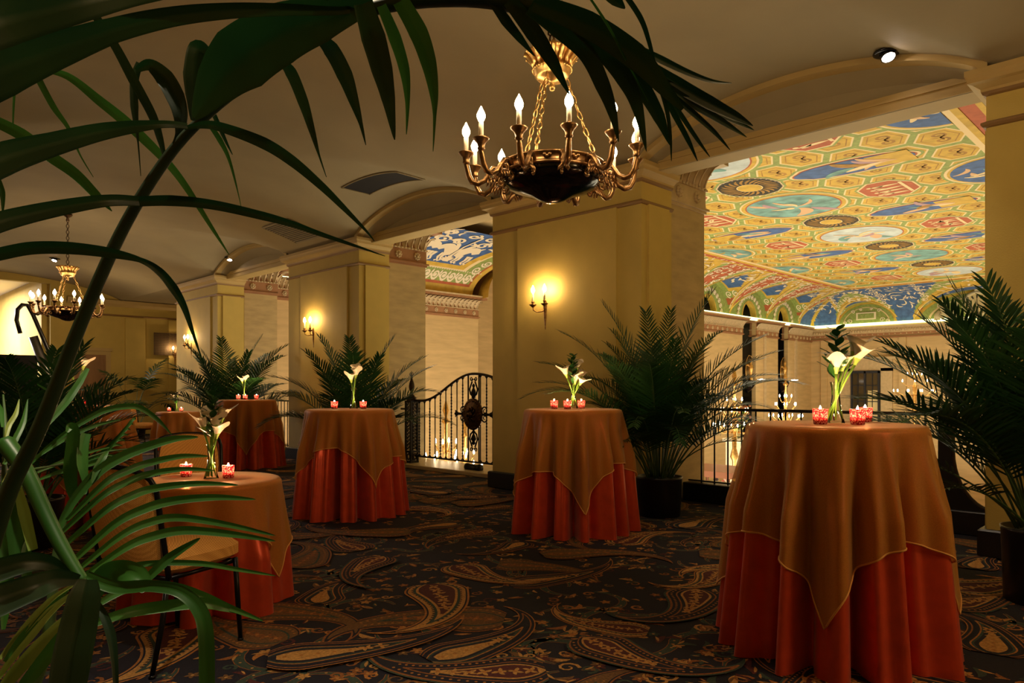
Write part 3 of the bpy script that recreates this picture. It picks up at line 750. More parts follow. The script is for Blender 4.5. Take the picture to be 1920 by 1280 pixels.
xm=cm(1074,214); T['M']=table(*xm,1.038,.41,('round cocktail table before the central pillar and tall palm','red-orange satin floor cloth on the table before the central pillar','sheer amber overlay on the cocktail table before the central pillar'),4.1,radians(187),a=.90,off2=(0,-.06),n=14)
xl=cm(656,190); T['L']=table(*xl,1.015,.41,('round cocktail table just left of the iron gate','red-orange satin floor cloth on the table left of the gate','sheer amber overlay on the cocktail table left of the gate'),2.2,radians(216),a=.80,off2=(-.05,.05),n=14)
xf=cm(463,119); T['F']=table(*xf,1.04,.42,('far round cocktail table before the distant palm and pillar','red satin floor cloth on the far cocktail table by the distant palm','sheer amber overlay on the far cocktail table by the distant palm'),3.3,radians(199),a=.88)
xh=cm(164,203); T['H']=table(*xh,1.06,.335,('round cocktail table half hidden behind the left foreground fronds','red satin floor cloth on the table behind the left fronds','sheer amber overlay on the table behind the left fronds'),5.1,radians(25),a=.9)
xn=cm(393,326); T['N']=table(*xn,.698,.375,('low round table beside the near amber chair','red-orange satin floor cloth on the low table beside the near chair','sheer amber overlay on the low table beside the near chair'),6.4,radians(263),a=.62,kind='table',n=9,amp=.8,hem=.07,off2=(.0,.06))
xg=cm(334,92); T['G']=table(*xg,.745,.39,('small low round table at the far end beside amber chairs','red satin floor cloth on the far low table beside amber chairs','sheer amber overlay on the far low table beside amber chairs'),.7,radians(180),a=.9,kind='table',n=9,hem=.07)
TD={'R':'the large right cocktail table','M':'the cocktail table before the central pillar','L':'the cocktail table left of the gate','F':'the far cocktail table by the palm','H':'the table behind the left fronds','N':'the low table beside the near chair','G':'the far low table'}

# ---------------- votive candles
def mkvotive():
    r=empty('votive_candle')
    m=MB(); m.lathe([(.026,.0),(.030,.003),(.0345,.072),(.0325,.072),(.028,.006),(.001,.006)],(0,0,0),20,0,True,closed_top=False); m.build('glass_cup',VOTIVE,r)
    m=MB(); m.lathe([(.025,.007),(.026,.03),(.001,.031)],(0,0,0),14); m.build('wax',WAX,r)
    m=MB(); m.lathe([(.001,.034),(.009,.044),(.012,.055),(.007,.070),(.001,.086)],(0,0,0),8,0,True,closed_top=False); m.build('flame',FLAME,r)
    return r
votive0=mkvotive(); used=[0]
def onpx(T_,px,dd=0):
    """a spot on a table top seen in the column px, dd metres in front of (+) or behind the table centre"""
    x,y,z=T_; d=(x+y)/S2-dd; r=(px-960)/F*d; return ((d+r)/S2,(d-r)/S2,z)
def light(kind,loc,power,col,size=.02,name='candle_light',**kw):
    l=bpy.data.lights.new(name,kind); l.energy=power; l.color=col; 
    if kind=='AREA': l.size=size
    else: l.shadow_soft_size=size
    for k,v in kw.items(): setattr(l,k,v)
    o=bpy.data.objects.new(name,l); COL.objects.link(o); o.location=loc; return o
def votive(k,px,dd,which,s=1.0):
    p=onpx(T[k],px,dd)
    o=votive0 if not used[0] else copy_tree(votive0); used[0]=1
    o.location=p; o.scale=(s,s,s); tag(o,f'{which} red glass votive candle on {TD[k]}','candle','lit red glass votives')
    light('POINT',(p[0],p[1],p[2]+.095),2.0 if k=='N' else 1.1,(1,.55,.22),.004); light('POINT',(p[0],p[1],p[2]+.052),.5,(1,.6,.35),.004)
votive('R',1538,.12,'left'); votive('R',1608,.16,'front right'); votive('R',1622,-.12,'rear right')
votive('M',1039,.05,'left'); votive('M',1064,.16,'middle'); votive('M',1090,.0,'right')
votive('L',627,.02,'left'); votive('L',681,.05,'right')
votive('F',447,.0,'left'); votive('F',460,.1,'middle'); votive('F',481,.05,'right')
votive('H',124,.1,'left'); votive('H',163,.12,'right')
votive('N',349,-.08,'left'); votive('N',428,-.02,'right')
votive('G',317,.0,'left'); votive('G',340,.05,'right')

# ---------------- vases, lilies, sprigs
def mkvase():
    m=MB(); m.lathe([(.040,.0),(.042,.004),(.034,.03),(.024,.08),(.019,.13),(.020,.17),(.027,.20)],(0,0,0),24,0,True,closed_top=False)
    m.lathe([(.001,.004),(.038,.004)],(0,0,0),24,0,True,closed_top=False); m.torus((0,0,.20),.027,.0015)
    return m.build('bud_vase',GLASS)
def mklily(L,curl):
    r=empty('calla_lily')
    m=MB(); m.tube([(-.009,0,.006),(-.002,0,L*.4),(.0,0,L*.75),(.006,0,L)],[.0036,.0036,.004,.0055],7); m.build('stem',LSTEM,r)
    # spathe: trumpet with one pointed tip
    sp=MB(); N=26; rows=[]
    for k in range(10):
        s=k/9; row=[]
        for i in range(N):
            a=2*pi*i/N; tip=max(0,cos(a))**3
            rr=.006+.034*s**1.5*(1+.30*tip*s)+curl*max(0,s-.75)*.05
            z=L+.100*s*(1+.18*tip)-.020*s*s*(1-tip)*(.5-.5*cos(a+pi)) - (max(0,s-.8)*.03*(1-tip))+(.010*tip*s**3)
            row.append((.006+rr*cos(a)+.004*tip*s**3,rr*.9*sin(a),z))
        rows.append(row)
    sp.strip(rows[:4],1,True,True); sp.strip(rows[3:],0,True,True); sp.build('spathe',[LILY,LILYG],r)
    m=MB(); m.tube([(.006,0,L+.01),(.008,0,L+.06)],[.004,.003],6); m.build('spadix',SPADIX,r)
    return r
def mksprig():
    m=MB(); m.tube([(0,0,.01),(0,0,.15),(.008,0,.30),(.02,0,.42)],[.003,.003,.003,.002],6,1)
    for k in range(26):
        z=.21+.0095*k; a=k*2.4; L=.098*(1-.020*k) ; 
        rows=[]
        for j in range(6):
            s=j/5; w=.021*sin(pi*min(1,s*.9+.08)); c=Vector((.008*(z-.2)*8*.1,0,z)); p=c+Vector((cos(a)*L*s,sin(a)*L*s,L*.75*s-.01*s*s)); q=Vector((-sin(a),cos(a),0)); rows.append([p-q*w,p+Vector((0,0,-.003)),p+q*w])
        m.strip(rows,0,True)
    return m.build('leaf_sprig',[SPRIG,LSTEM])
vase0=mkvase(); lilies=[mklily(.25,0),mklily(.29,.35),mklily(.22,.6),mklily(.33,.3)]; sprig0=mksprig(); uv=[0,0,0,0,0,0]
def bouquet(k,px,dd,spec,sprig=None,s=1.0):
    """spec: list of (lean right, lean towards camera, size variant, height scale, word)"""
    p=Vector(onpx(T[k],px,dd))
    v=vase0 if not uv[0] else vase0.copy()
    if uv[0]: COL.objects.link(v)
    uv[0]=1; v.location=p; v.scale=(s,s,s); tag(v,f'slim clear glass bud vase on {TD[k]}','vase','clear glass bud vases')
    right=Vector((1/S2,-1/S2,0)); fwd=Vector((-1/S2,-1/S2,0))
    for (lr,lf,var,hs,wd) in spec:
        o=lilies[var] if not uv[1+var] else copy_tree(lilies[var]); uv[1+var]=1
        dirv=(right*lr+fwd*lf); up=(Vector((0,0,1))+dirv).normalized(); q=up.to_track_quat('Z','Y')
        ax=dirv.normalized() if dirv.length>.01 else right
        # rotate so that the spathe tip points along the lean
        xl=q@Vector((1,0,0)); an=atan2((xl.cross(ax)).dot(up),xl.dot(ax)); q=Matrix.Rotation(an,3,up).to_quaternion()@q
        o.rotation_mode='QUATERNION'; o.rotation_quaternion=q; o.location=p-dirv*.10*s+Vector((0,0,.006)); o.scale=(s*1.3,s*1.3,s*hs)
        tag(o,f'{wd} white calla lily in vase on {TD[k]}','flower','white calla lilies in bud vases')
    if sprig:
        g=sprig0 if not uv[5] else sprig0.copy()
        if uv[5]: COL.objects.link(g)
        uv[5]=1; d=right*sprig[0]; g.rotation_mode='QUATERNION'; g.rotation_quaternion=(Vector((0,0,1))+d).to_track_quat('Z','Y'); g.location=p-d*.08+Vector((0,0,.006)); g.scale=(s,s,s*sprig[1]); tag(g,f'dark green leafy sprig standing in the vase on {TD[k]}','foliage','leaf sprigs in the vases')
bouquet('R',1567,.02,[(-.10,.25,0,.98,'leftmost'),(.12,.05,1,.86,'middle'),(.33,0,1,1.12,'upper right'),(.42,.1,1,1.05,'rightmost')],(.02,1.0),.98)
bouquet('M',1075,-.02,[(-.30,.1,0,1.1,'leftmost'),(.08,.1,2,.95,'low middle'),(.36,.0,1,.93,'upper right'),(.45,.25,1,.78,'lower right'),(.12,-.2,1,1.12,'rear')],(-.02,1.02),1.0)
bouquet('L',663,.0,[(-.08,.1,0,1.0,'left'),(.10,.1,1,1.02,'right'),(.02,-.15,1,1.12,'tallest')],None,1.0)
bouquet('F',458,.0,[(-.10,.1,0,1.0,'left'),(.10,.1,1,.95,'right')],None,1.0)
bouquet('H',140,.05,[(-.04,.1,0,1.12,'left'),(.30,.0,1,1.1,'right')],None,1.05)
bouquet('N',396,.03,[(-.15,.1,0,1.08,'leftmost'),(-.04,-.05,1,1.02,'second'),(.10,.05,1,.96,'middle'),(.22,.1,0,.95,'lower right'),(.18,-.1,3,1.0,'upper right')],(.02,1.08),.98)
bouquet('G',331,.0,[(-.14,.1,0,1.0,'left'),(.12,.1,1,1.0,'right')],(-.05,.75),1.0)

# ================================================================ CHAIRS
def mkchair():
    """+y is forward"""
    r=empty('banquet_chair'); W=.21
    m=MB(); rows=[]
    def pad(mb,fn,nu,nv,top,bot,mi=0):
        A=[[fn(-1+2*i/nu,-1+2*j/nv,top) for i in range(nu+1)] for j in range(nv+1)]; B=[[fn(-1+2*i/nu,-1+2*j/nv,bot) for i in range(nu+1)] for j in range(nv+1)]
        mb.strip(A,mi,True); mb.strip([list(reversed(q)) for q in B],mi,True)
        ed=[(i,0) for i in range(nu+1)]+[(nu,j) for j in range(1,nv+1)]+[(i,nv) for i in range(nu-1,-1,-1)]+[(0,j) for j in range(nv-1,0,-1)]
        rws=[[B[j][i] for i,j in ed]+[B[ed[0][1]][ed[0][0]]],[A[j][i] for i,j in ed]+[A[ed[0][1]][ed[0][0]]]]
        mb.strip(rws,mi,True)
    def sq(u,v,k=.16):
        # rounded square mapping
        return u*(1-k*v*v*abs(v)**1.5*u*u),v*(1-k*u*u*abs(u)**1.5*v*v)
    def seat(u,v,t):
        a,b=sq(u,v); e=(1-abs(u)**4)*(1-abs(v)**4); return (a*.225,.02+b*.245,.43+(.045+.055*e if t else -.045*e))
    pad(m,seat,14,14,1,0); m.build('seat',FABRIC,r)
    m=MB()
    def back(u,v,t):
        z=.66+v*.20; top=max(0,v); a=u*(1-.16*max(0,v)**3*abs(u)**2)*.205*(1-.10*max(0,-v)); arch=.035*(1-u*u)*max(0,v)**2
        bow=-.04*(1-u*u); e=(1-abs(u)**4)*(1-abs(v)**4)
        return (a,-.215-(z-.45)*.16+bow+(.012+.03*e if t else -.010-.012*e),z+arch)
    pad(m,back,14,14,1,0); m.build('backrest',FABRIC,r)
    m=MB(); m.tube([back(-1+2*i/14,-1,1) for i in range(15)]+[back(1,-1+2*i/14,1) for i in range(1,15)]+[back(1-2*i/14,1,1) for i in range(1,15)]+[back(-1,1-2*i/14,1) for i in range(1,14)],.005,5,0,True,True); m.build('piping',PIPING,r)
    m=MB(); pts=[]
    for i in range(8): pts.append((.222,-.21-(.40+.4*i/7-.45)*.16,.40+.4*i/7))
    for i in range(1,12): a=pi/2*0+pi*i/12; pts.append((.222*cos(a)*(1 if abs(cos(a))<.8 else 1),-.275-.02*sin(a)-.035*sin(a),.80+.095*sin(a)**.6))
    for i in range(8): pts.append((-.222,-.21-(.8-.4*i/7-.45)*.16,.80-.4*i/7))
    m.tube(pts,.0125,8); m.build('back_frame',CHFRAME,r)
    for sx in (1,-1):
        m=MB(); m.tube([(sx*.215,-.20,.41),(sx*.222,-.235,.22),(sx*.226,-.29,.01)],[.0125,.0125,.011],8); m.lathe([(.014,0),(.014,.014)],(sx*.226,-.29,0),10); m.build('leg',CHFRAME,r)
        m=MB(); m.tube([(sx*.205,.19,.41),(sx*.21,.20,.22),(sx*.214,.215,.01)],[.0125,.0125,.011],8); m.lathe([(.014,0),(.014,.014)],(sx*.214,.215,0),10); m.build('leg',CHFRAME,r)
    m=MB(); m.tube([(.2,-.19,.395),(.2,.19,.395),(-.2,.19,.395),(-.2,-.19,.395)],.011,6,0,True,True); m.build('seat_frame',CHFRAME,r)
    return r
ch0=mkchair(); cu=[0]
def chair(r_,d_,fr,fd,label):
    p=RD(r_,d_); f=RD(fr,fd); an=atan2(f.y,f.x)-pi/2
    o=ch0 if not cu[0] else copy_tree(ch0); cu[0]=1; o.location=p; o.rotation_euler=(0,0,an); tag(o,label,'chair','amber fabric banquet chairs')
chair(-1.61,3.41,.42,.91,'amber fabric banquet chair in left foreground facing the low table')
cr=xg; 
def rd(x,y): return ((x-y)/S2,(x+y)/S2)
gr,gd=rd(*xg)
chair(gr-.82,gd+.15,.97,-.1,'amber chair at the left side of the far low table')
chair(gr+.25,gd+.72,-.2,-1,'amber chair tucked behind the far low table, top edge visible')
nr,nd=rd(*xn)
chair(nr-.50,nd+.95,.55,-.85,'amber chair on the far side of the near low table, behind fronds')
# ================================================================ PALMS
def frond(mb,base,az,lean,L,droop,nl,ll,lw,mi=0,start=.28,twist=0,vang=1.1,rnd=rnd,hang=.25,stemi=1,srad=.008):
    """arching rachis with two rows of leaflets"""
    out=Vector((cos(az),sin(az),0)); N=18; p=Vector(base); th=lean; pts=[p.copy()]; side=Vector((-sin(az),cos(az),0))
    ts=[]
    for i in range(N):
        s=i/N; t=out*sin(th)+Vector((0,0,1))*cos(th)+side*twist*s; t.normalize(); p=p+t*L/N; pts.append(p.copy()); th+=droop*(.35+1.3*s)/N
    mb.tube(pts,[srad*(1-.75*i/N) for i in range(N+1)],5,stemi)
    for k in range(nl):
        s=start+(1-start)*(k+.5)/nl; f=s*N; i=min(int(f),N-1); q=pts[i].lerp(pts[i+1],f-i); t=(pts[i+1]-pts[i]).normalized()
        sd=t.cross(Vector((0,0,1))); 
        if sd.length<.05: sd=side
        sd.normalize(); up=sd.cross(t).normalized()
        u=(s-start)/(1-start); le=ll*(.55+.45*sin(pi*min(1,u*1.15+.12)))*(1-.45*u**3)
        for sg in (1,-1):
            a=vang*(1-.55*u)+rnd.uniform(-.07,.07); d=(t*cos(a)+sd*sg*sin(a)+up*(.22+rnd.uniform(-.08,.08))).normalized()
            c=q.copy(); rows=[]; M_=5; dd=d.copy(); wn=d.cross(up).normalized()
            for j in range(M_+1):
                v=j/M_; w=lw*(sin(pi*min(1,.12+v*.88))**.7) if j<M_ else .0004
                rows.append([c-wn*w,c+up*(-.25*w),c+wn*w]); dd=(dd+Vector((0,0,-hang*(.3+v)))/M_*1.6).normalized(); c=c+dd*le/M_
            mb.strip(rows,mi,True)
def palm(name,x,y,pot,n,Ls,lean,label,seed,ll=.26,lw=.009,nl=30,mt=LEAF,droop=1.3,ph=.38,pr=.23,cat='plant',special=(),avoid=None,start=.3,stems=True,hang=.25,leanmin=.1):
    R_=random.Random(seed); r=empty(name,(x,y,0))
    if pot:
        m=MB(); m.lathe([(pr*.9,0),(pr*.93,.01),(pr,ph-.02),(pr*1.03,ph),(pr*.95,ph),(pr*.93,ph-.05),(.001,ph-.05)],(0,0,0),40,0,True,closed_top=False); m.build('pot',POT,r)
        m=MB(); m.lathe([(pr*.93,ph-.045),(pr*.6,ph-.015),(.001,ph-.005)],(0,0,0),30,0,True,lambda a,z:1+.0*a,False); m.build('soil',SOIL,r)
    for i in range(n):
        az=2.4*i+R_.uniform(-.25,.25); u=(i+.5)/n; le=leanmin+(lean-leanmin)*u+R_.uniform(-.06,.06)
        if avoid and cos(az-avoid[0])>cos(avoid[1]): le*=avoid[2]
        L=R_.uniform(*Ls)*(1-.25*u*(R_.random()))
        b=pr*.55*sqrt(u); base=(b*cos(az),b*sin(az),ph-.04 if pot else 0)
        m=MB(); frond(m,base,az,le*.45,L,droop*(.35+.9*u),nl,ll,lw,0,start,R_.uniform(-.25,.25),1.12,R_,hang); m.build('frond',[mt,STEM],r)
    for (az,le,L,dr,nl2,ll2,lw2) in special:
        m=MB(); frond(m,(.04*cos(az),.04*sin(az),ph-.04),az,le,L,dr,nl2,ll2,lw2,0,.42,0,1.0,R_,hang); m.build('frond',[mt,STEM],r)
    tag(r,label,cat); return r
AZR=-pi/4; AZL=3*pi/4; AZF=-3*pi/4      # screen right, screen left, towards the camera
palm('potted_palm',5.96,3.94,True,48,(1.25,1.9),1.3,'tall bushy potted palm against the central pillar and balcony railing',5,.31,.0078,34,LEAF,1.7,.38,.22,
     avoid=(.9,1.1,.35),special=((AZR,.35,1.75,1.1,26,.27,.007),(AZR+.2,.50,1.5,1.6,26,.26,.007),(AZL,.38,1.75,1.9,26,.24,.007),(AZL-.2,.55,1.35,1.5,24,.26,.007),(AZR-.2,.7,1.2,1.9,22,.22,.007)))
x_,y_=cm(1950,F/4.15)
palm('potted_palm',x_,y_,True,34,(1.25,1.8),1.1,'large potted palm at the right edge beside the nearest pillar',9,.36,.0090,32,LEAF,1.6,.43,.19,
     special=((AZL,.32,1.45,1.0,34,.33,.009),(AZL+.15,.55,1.45,1.2,30,.34,.009),(AZL-.2,.75,1.25,1.5,28,.32,.009),(AZL+.3,.2,1.5,.8,30,.32,.009),(AZF-.5,.5,1.2,1.4,28,.3,.009),(AZL+.4,.9,1.1,1.3,24,.3,.009)))
x_,y_=cm(668,F/8.6)
palm('potted_palm',x_,y_,True,18,(1.3,1.75),1.05,'potted palm behind the cocktail table left of the iron gate',14,.36,.011,30,LEAF,1.6,.38,.2,
     special=((AZL,.55,1.35,1.8,26,.28,.009),(AZR,.6,1.35,1.7,26,.28,.009),(AZR+.1,.3,1.5,1.0,28,.3,.01)))
x_,y_=cm(432,F/12.3)
palm('potted_palm',x_,y_,True,22,(1.5,2.1),1.1,'distant dense potted palm behind the far cocktail table',21,.36,.013,28,LEAF,1.5,.38,.22,
     special=((AZL,.55,1.75,2.0,26,.34,.012),(AZR,.55,1.6,1.5,26,.34,.012),(AZL+.2,.15,1.8,.7,28,.4,.014),(AZR,.2,1.9,.9,28,.4,.014)))
x_,y_=cm(252,F/17.6)
palm('potted_kentia_palm',x_,y_,True,10,(1.6,1.95),1.2,'small kentia palm in black pot against the end wall',25,.42,.019,13,LEAF,2.4,.34,.25,start=.62,hang=.7)
x_,y_=cm(60,F/5.6)
palm('potted_palm',x_,y_,True,20,(1.0,1.4),1.2,'dark potted palm at left, in front of the escalator opening',31,.36,.010,30,LEAF,1.5,.38,.22,
     special=((AZR,.6,1.1,1.5,26,.30,.009),(AZR+.15,.35,1.15,1.3,26,.30,.009)))

# ================================================================ FOREGROUND KENTIA PALM
def blade(mb,pts,wpx,d0,d1,mi=0,pleat=4,tilt=0.0,curve=True):
    """a long leaflet through picture directions pts at depths d0..d1, real width from wpx"""
    n=len(pts); Q=[P(p[0],p[1],d0+(d1-d0)*i/(n-1)) for i,p in enumerate(pts)]
    W=wpx if isinstance(wpx,(list,tuple)) else None
    # Catmull-Rom resample
    out=[];ws=[]; m=8
    for i in range(n-1):
        a=Q[max(i-1,0)];b=Q[i];c=Q[i+1];e=Q[min(i+2,n-1)]
        for k in range(m if i<n-2 else m+1):
            t=k/m; out.append(.5*((2*b)+(c-a)*t+(2*a-5*b+4*c-e)*t*t+(3*b-a-3*c+e)*t**3)); s=(i+t)/(n-1); ws.append(s)
    eye=Vector((0,0,H)); rows=[]
    for i,p in enumerate(out):
        t=(out[min(i+1,len(out)-1)]-out[max(i-1,0)]).normalized(); v=(p-eye).normalized(); sd=t.cross(v)
        if sd.length<1e-4: sd=Vector((1,0,0))
        sd.normalize(); nr=sd.cross(t).normalized(); ca,sa=cos(tilt),sin(tilt); sd2=(sd*ca+nr*sa)
        s=ws[i]; dd=d0+(d1-d0)*s
        if W: f=s*(len(W)-1); j=min(int(f),len(W)-2); w=(W[j]*(1-(f-j))+W[j+1]*(f-j))
        else: w=wpx*sin(pi*(.10+.90*s))**.6 if s<.999 else .3
        w=max(w,.25)*dd/F/2/ca
        row=[]
        for k in range(pleat*2+1):
            u=-1+k/pleat; z=(.10 if k%2 else 0)*w*2/pleat*1.6+ .28*w*(1-abs(u)); row.append(p+sd2*w*u+nr*z)
        rows.append(row)
    mb.strip(rows,mi,True)
def tubepx(mb,pts,wpx,d0,d1,mi):
    n=len(pts); Q=[P(p[0],p[1],d0+(d1-d0)*i/(n-1)) for i,p in enumerate(pts)]; out=[];rr=[]; m=6
    for i in range(n-1):
        a=Q[max(i-1,0)];b=Q[i];c=Q[i+1];e=Q[min(i+2,n-1)]
        for k in range(m if i<n-2 else m+1):
            t=k/m; out.append(.5*((2*b)+(c-a)*t+(2*a-5*b+4*c-e)*t*t+(3*b-a-3*c+e)*t**3)); s=(i+t)/(n-1); dd=d0+(d1-d0)*s
            f=s*(len(wpx)-1); j=min(int(f),len(wpx)-2); rr.append((wpx[j]*(1-(f-j))+wpx[j+1]*(f-j))*dd/F/2)
    mb.tube(out,rr,8,mi)
kp=empty('kentia_palm',RD(-1.30,1.35)); kloc=kp.location.copy()
def kb(mb,name='frond'):
    o=mb.build(name,[LEAFK,LEAF2,STEMD,LEAFL,STEM]); 
    for v in o.data.vertices: v.co-=kloc
    o.parent=kp; return o
m=MB()   # the great arching frond
tubepx(m,[(-120,1500),(-60,1180),(10,940),(75,800),(150,610),(225,440),(300,315),(370,232),(470,150),(590,62),(700,15),(850,-6),(980,8),(1100,50),(1190,110),(1250,160)],[40,36,32,28,25,23,21,19,17,17,28,38,40,36,20,5],1.15,1.05,2)
B=lambda pts,w,d0=1.05,d1=1.05,mi=0,**k: blade(m,pts,w,d0,d1,mi,**k)
B([(700,8),(640,20),(520,18),(420,21),(320,32),(213,57),(100,97),(0,134),(-90,175)],[10,14,22,28,34,42,62,88,96],1.03,.80)
B([(600,-45),(400,-35),(260,-16),(150,6),(0,42),(-90,72)],[20,30,44,62,84,90],1.0,.75)
B([(352,236),(300,233),(200,245),(100,270),(0,300),(-90,345)],[10,14,30,42,60,66],1.05,.85)
B([(345,240),(385,234),(420,240),(494,268),(548,302),(602,348),(640,385),(684,430),(702,452)],[6,14,18,22,20,15,11,5,1],1.06,1.15)
B([(262,377),(200,376),(100,392),(0,416),(-90,450)],[18,22,30,37,44],1.08,.9)
B([(255,378),(320,376),(400,384),(494,405),(548,420),(602,439),(670,462),(722,480)],[18,20,18,16,12,9,5,1],1.08,1.2)
B([(-60,490),(0,476),(60,465),(130,465),(200,473),(262,487),(298,508),(325,540),(345,575),(362,625),(374,660),(383,684)],[24,24,24,23,20,10,15,17,12,6,3,1],1.0,1.2)
B([(-20,222),(40,252),(90,290),(140,325),(180,365),(210,396)],[20,23,22,20,16,1],1.3,1.35,1)
B([(60,128),(125,142),(188,190),(235,228),(285,275),(320,312),(352,355),(398,428),(430,478)],[6,13,18,20,17,14,12,7,1],1.25,1.4,1)
B([(172,20),(215,85),(250,150),(285,215),(300,260),(310,300)],[14,16,18,16,12,4],1.1,1.15)
B([(262,118),(252,150),(252,200),(259,268),(264,330)],[12,15,14,3,1],1.15,1.15)
B([(255,132),(280,122),(308,145),(328,180),(338,215),(336,250),(325,270)],[8,22,34,34,26,14,4],1.12,1.1)
B([(395,100),(372,92),(366,140),(366,180),(362,226)],[6,34,42,34,8],1.08,1.05)
B([(365,222),(405,160),(450,112),(520,66),(600,36),(700,5)],[10,74,112,104,78,20],1.04,1.0,0,pleat=5)
B([(520,108),(545,135),(568,190),(585,245),(598,290),(612,332)],[8,22,20,12,4,1],1.05,1.1)
B([(588,62),(620,92),(646,140),(662,185),(676,230),(686,272)],[10,30,30,20,8,1],1.04,1.05)
B([(680,5),(700,70),(716,130),(728,185),(740,262)],[34,46,40,26,2],.98,1.0)
B([(715,10),(740,70),(758,130),(764,190),(762,252)],[18,24,20,9,1],1.02,1.05,1)
B([(750,0),(784,60),(803,115),(813,170),(815,215),(812,284)],[30,36,30,18,7,1],1.0,1.0,1)
B([(918,-5),(948,38),(975,72),(1003,106)],[14,20,14,1],1.06,1.1)
B([(955,0),(1000,60),(1034,112),(1054,150),(1068,178)],[26,32,24,12,1],1.05,1.1)
B([(995,10),(1050,52),(1100,100),(1130,160),(1148,210),(1160,266)],[34,38,32,28,18,1],1.02,1.08)
B([(1080,40),(1130,92),(1170,145),(1195,200),(1212,284)],[34,36,32,22,1],1.02,1.08)
B([(1160,100),(1205,165),(1236,220),(1256,272)],[26,30,22,1],1.05,1.1)
B([(1195,90),(1240,112),(1290,136),(1335,152),(1372,156)],[12,14,11,7,1],1.08,1.2)
B([(1000,5),(1100,45),(1190,105),(1245,165),(1280,205)],[30,46,46,26,6],1.0,1.02,0,pleat=5)
B([(1220,125),(1270,158),(1330,192),(1380,218),(1412,236)],[18,26,24,16,1],1.05,1.2)
B([(1230,145),(1290,182),(1350,212),(1414,244)],[14,20,16,1],1.06,1.25)
B([(1240,155),(1300,195),(1355,228),(1400,257)],[12,15,12,1],1.06,1.25)
B([(1245,165),(1300,212),(1340,248),(1369,281)],[8,11,8,1],1.06,1.2)
B([(1240,170),(1265,215),(1290,262),(1308,302)],[8,11,9,1],1.06,1.15)
B([(1248,170),(1280,220),(1308,262),(1331,294)],[7,9,7,1],1.06,1.2)
B([(1235,158),(1250,205),(1257,255),(1259,302)],[6,8,6,1],1.06,1.1)
B([(1165,-20),(1200,32),(1216,75),(1228,125),(1238,168)],[10,10,8,6,3],.95,1.05)
B([(1095,-20),(1140,48),(1175,115),(1215,190)],[4,5,4,1],.95,1.05,1)
B([(1130,-25),(1155,0),(1172,16)],[30,22,2],.9,.92)
B([(80,60),(40,118),(28,165),(24,240)],[10,9,5,2],1.2,1.25,1)
B([(68,140),(100,200),(128,240),(150,290),(175,332)],[12,11,7,3,1],1.25,1.3,1)
B([(395,200),(410,235),(425,268),(436,290)],[8,9,5,1],1.15,1.2)
B([(385,222),(412,262),(430,300),(446,360),(452,388)],[8,10,6,2,1],1.2,1.25,1)
B([(-10,320),(4,360),(5,400)],[8,10,2],1.1,1.1,1)
kb(m)
m=MB()   # lower fronds on the left
tubepx(m,[(-160,1500),(60,1290),(112,1003),(155,924),(187,895)],[30,26,12,9,3],1.5,1.75,4)
L2=[([(105,1000),(140,935),(187,882),(235,853),(281,835),(330,822),(372,819)],19),([(125,975),(197,905),(240,882),(281,867),(340,855),(392,855)],14),([(105,1008),(187,933),(235,905),(281,888),(345,879),(403,882)],13),
 ([(112,1030),(197,957),(245,930),(290,915),(370,906),(447,909)],15),([(130,1058),(211,985),(270,954),(328,938),(405,932),(480,936)],17),([(146,1068),(225,1005),(280,979),(337,970),(430,984),(517,1004)],15),
 ([(155,1082),(234,1027),(290,1004),(351,994),(440,1002),(517,1014)],17),([(158,1092),(220,1068),(281,1056),(375,1056),(450,1068),(517,1079)],11),
 ([(185,1132),(225,1108),(262,1097),(328,1102),(380,1118),(422,1135),(494,1164)],20),([(165,1172),(225,1152),(281,1140),(375,1130),(420,1138),(461,1150)],22)]
for pts,w in L2: blade(m,pts,w,1.55,1.75,1)
blade(m,[(262,1098),(295,1066),(323,1041),(376,1008)],18,1.5,1.55,1)
for pts,w in (([(126,810),(132,800),(138,812),(132,880),(135,920),(141,948)],[4,16,21,24,18,2]),([(150,925),(162,920),(155,870),(156,835),(162,812)],[2,4,19,19,16]),([(172,905),(182,878),(194,856),(203,846)],[3,13,12,2])): blade(m,pts,w,1.6,1.65,1)
kb(m)
m=MB(); tubepx(m,[(10,830),(47,882),(84,961),(117,1027),(158,1094)],[34,30,28,26,20],1.25,1.15,1)
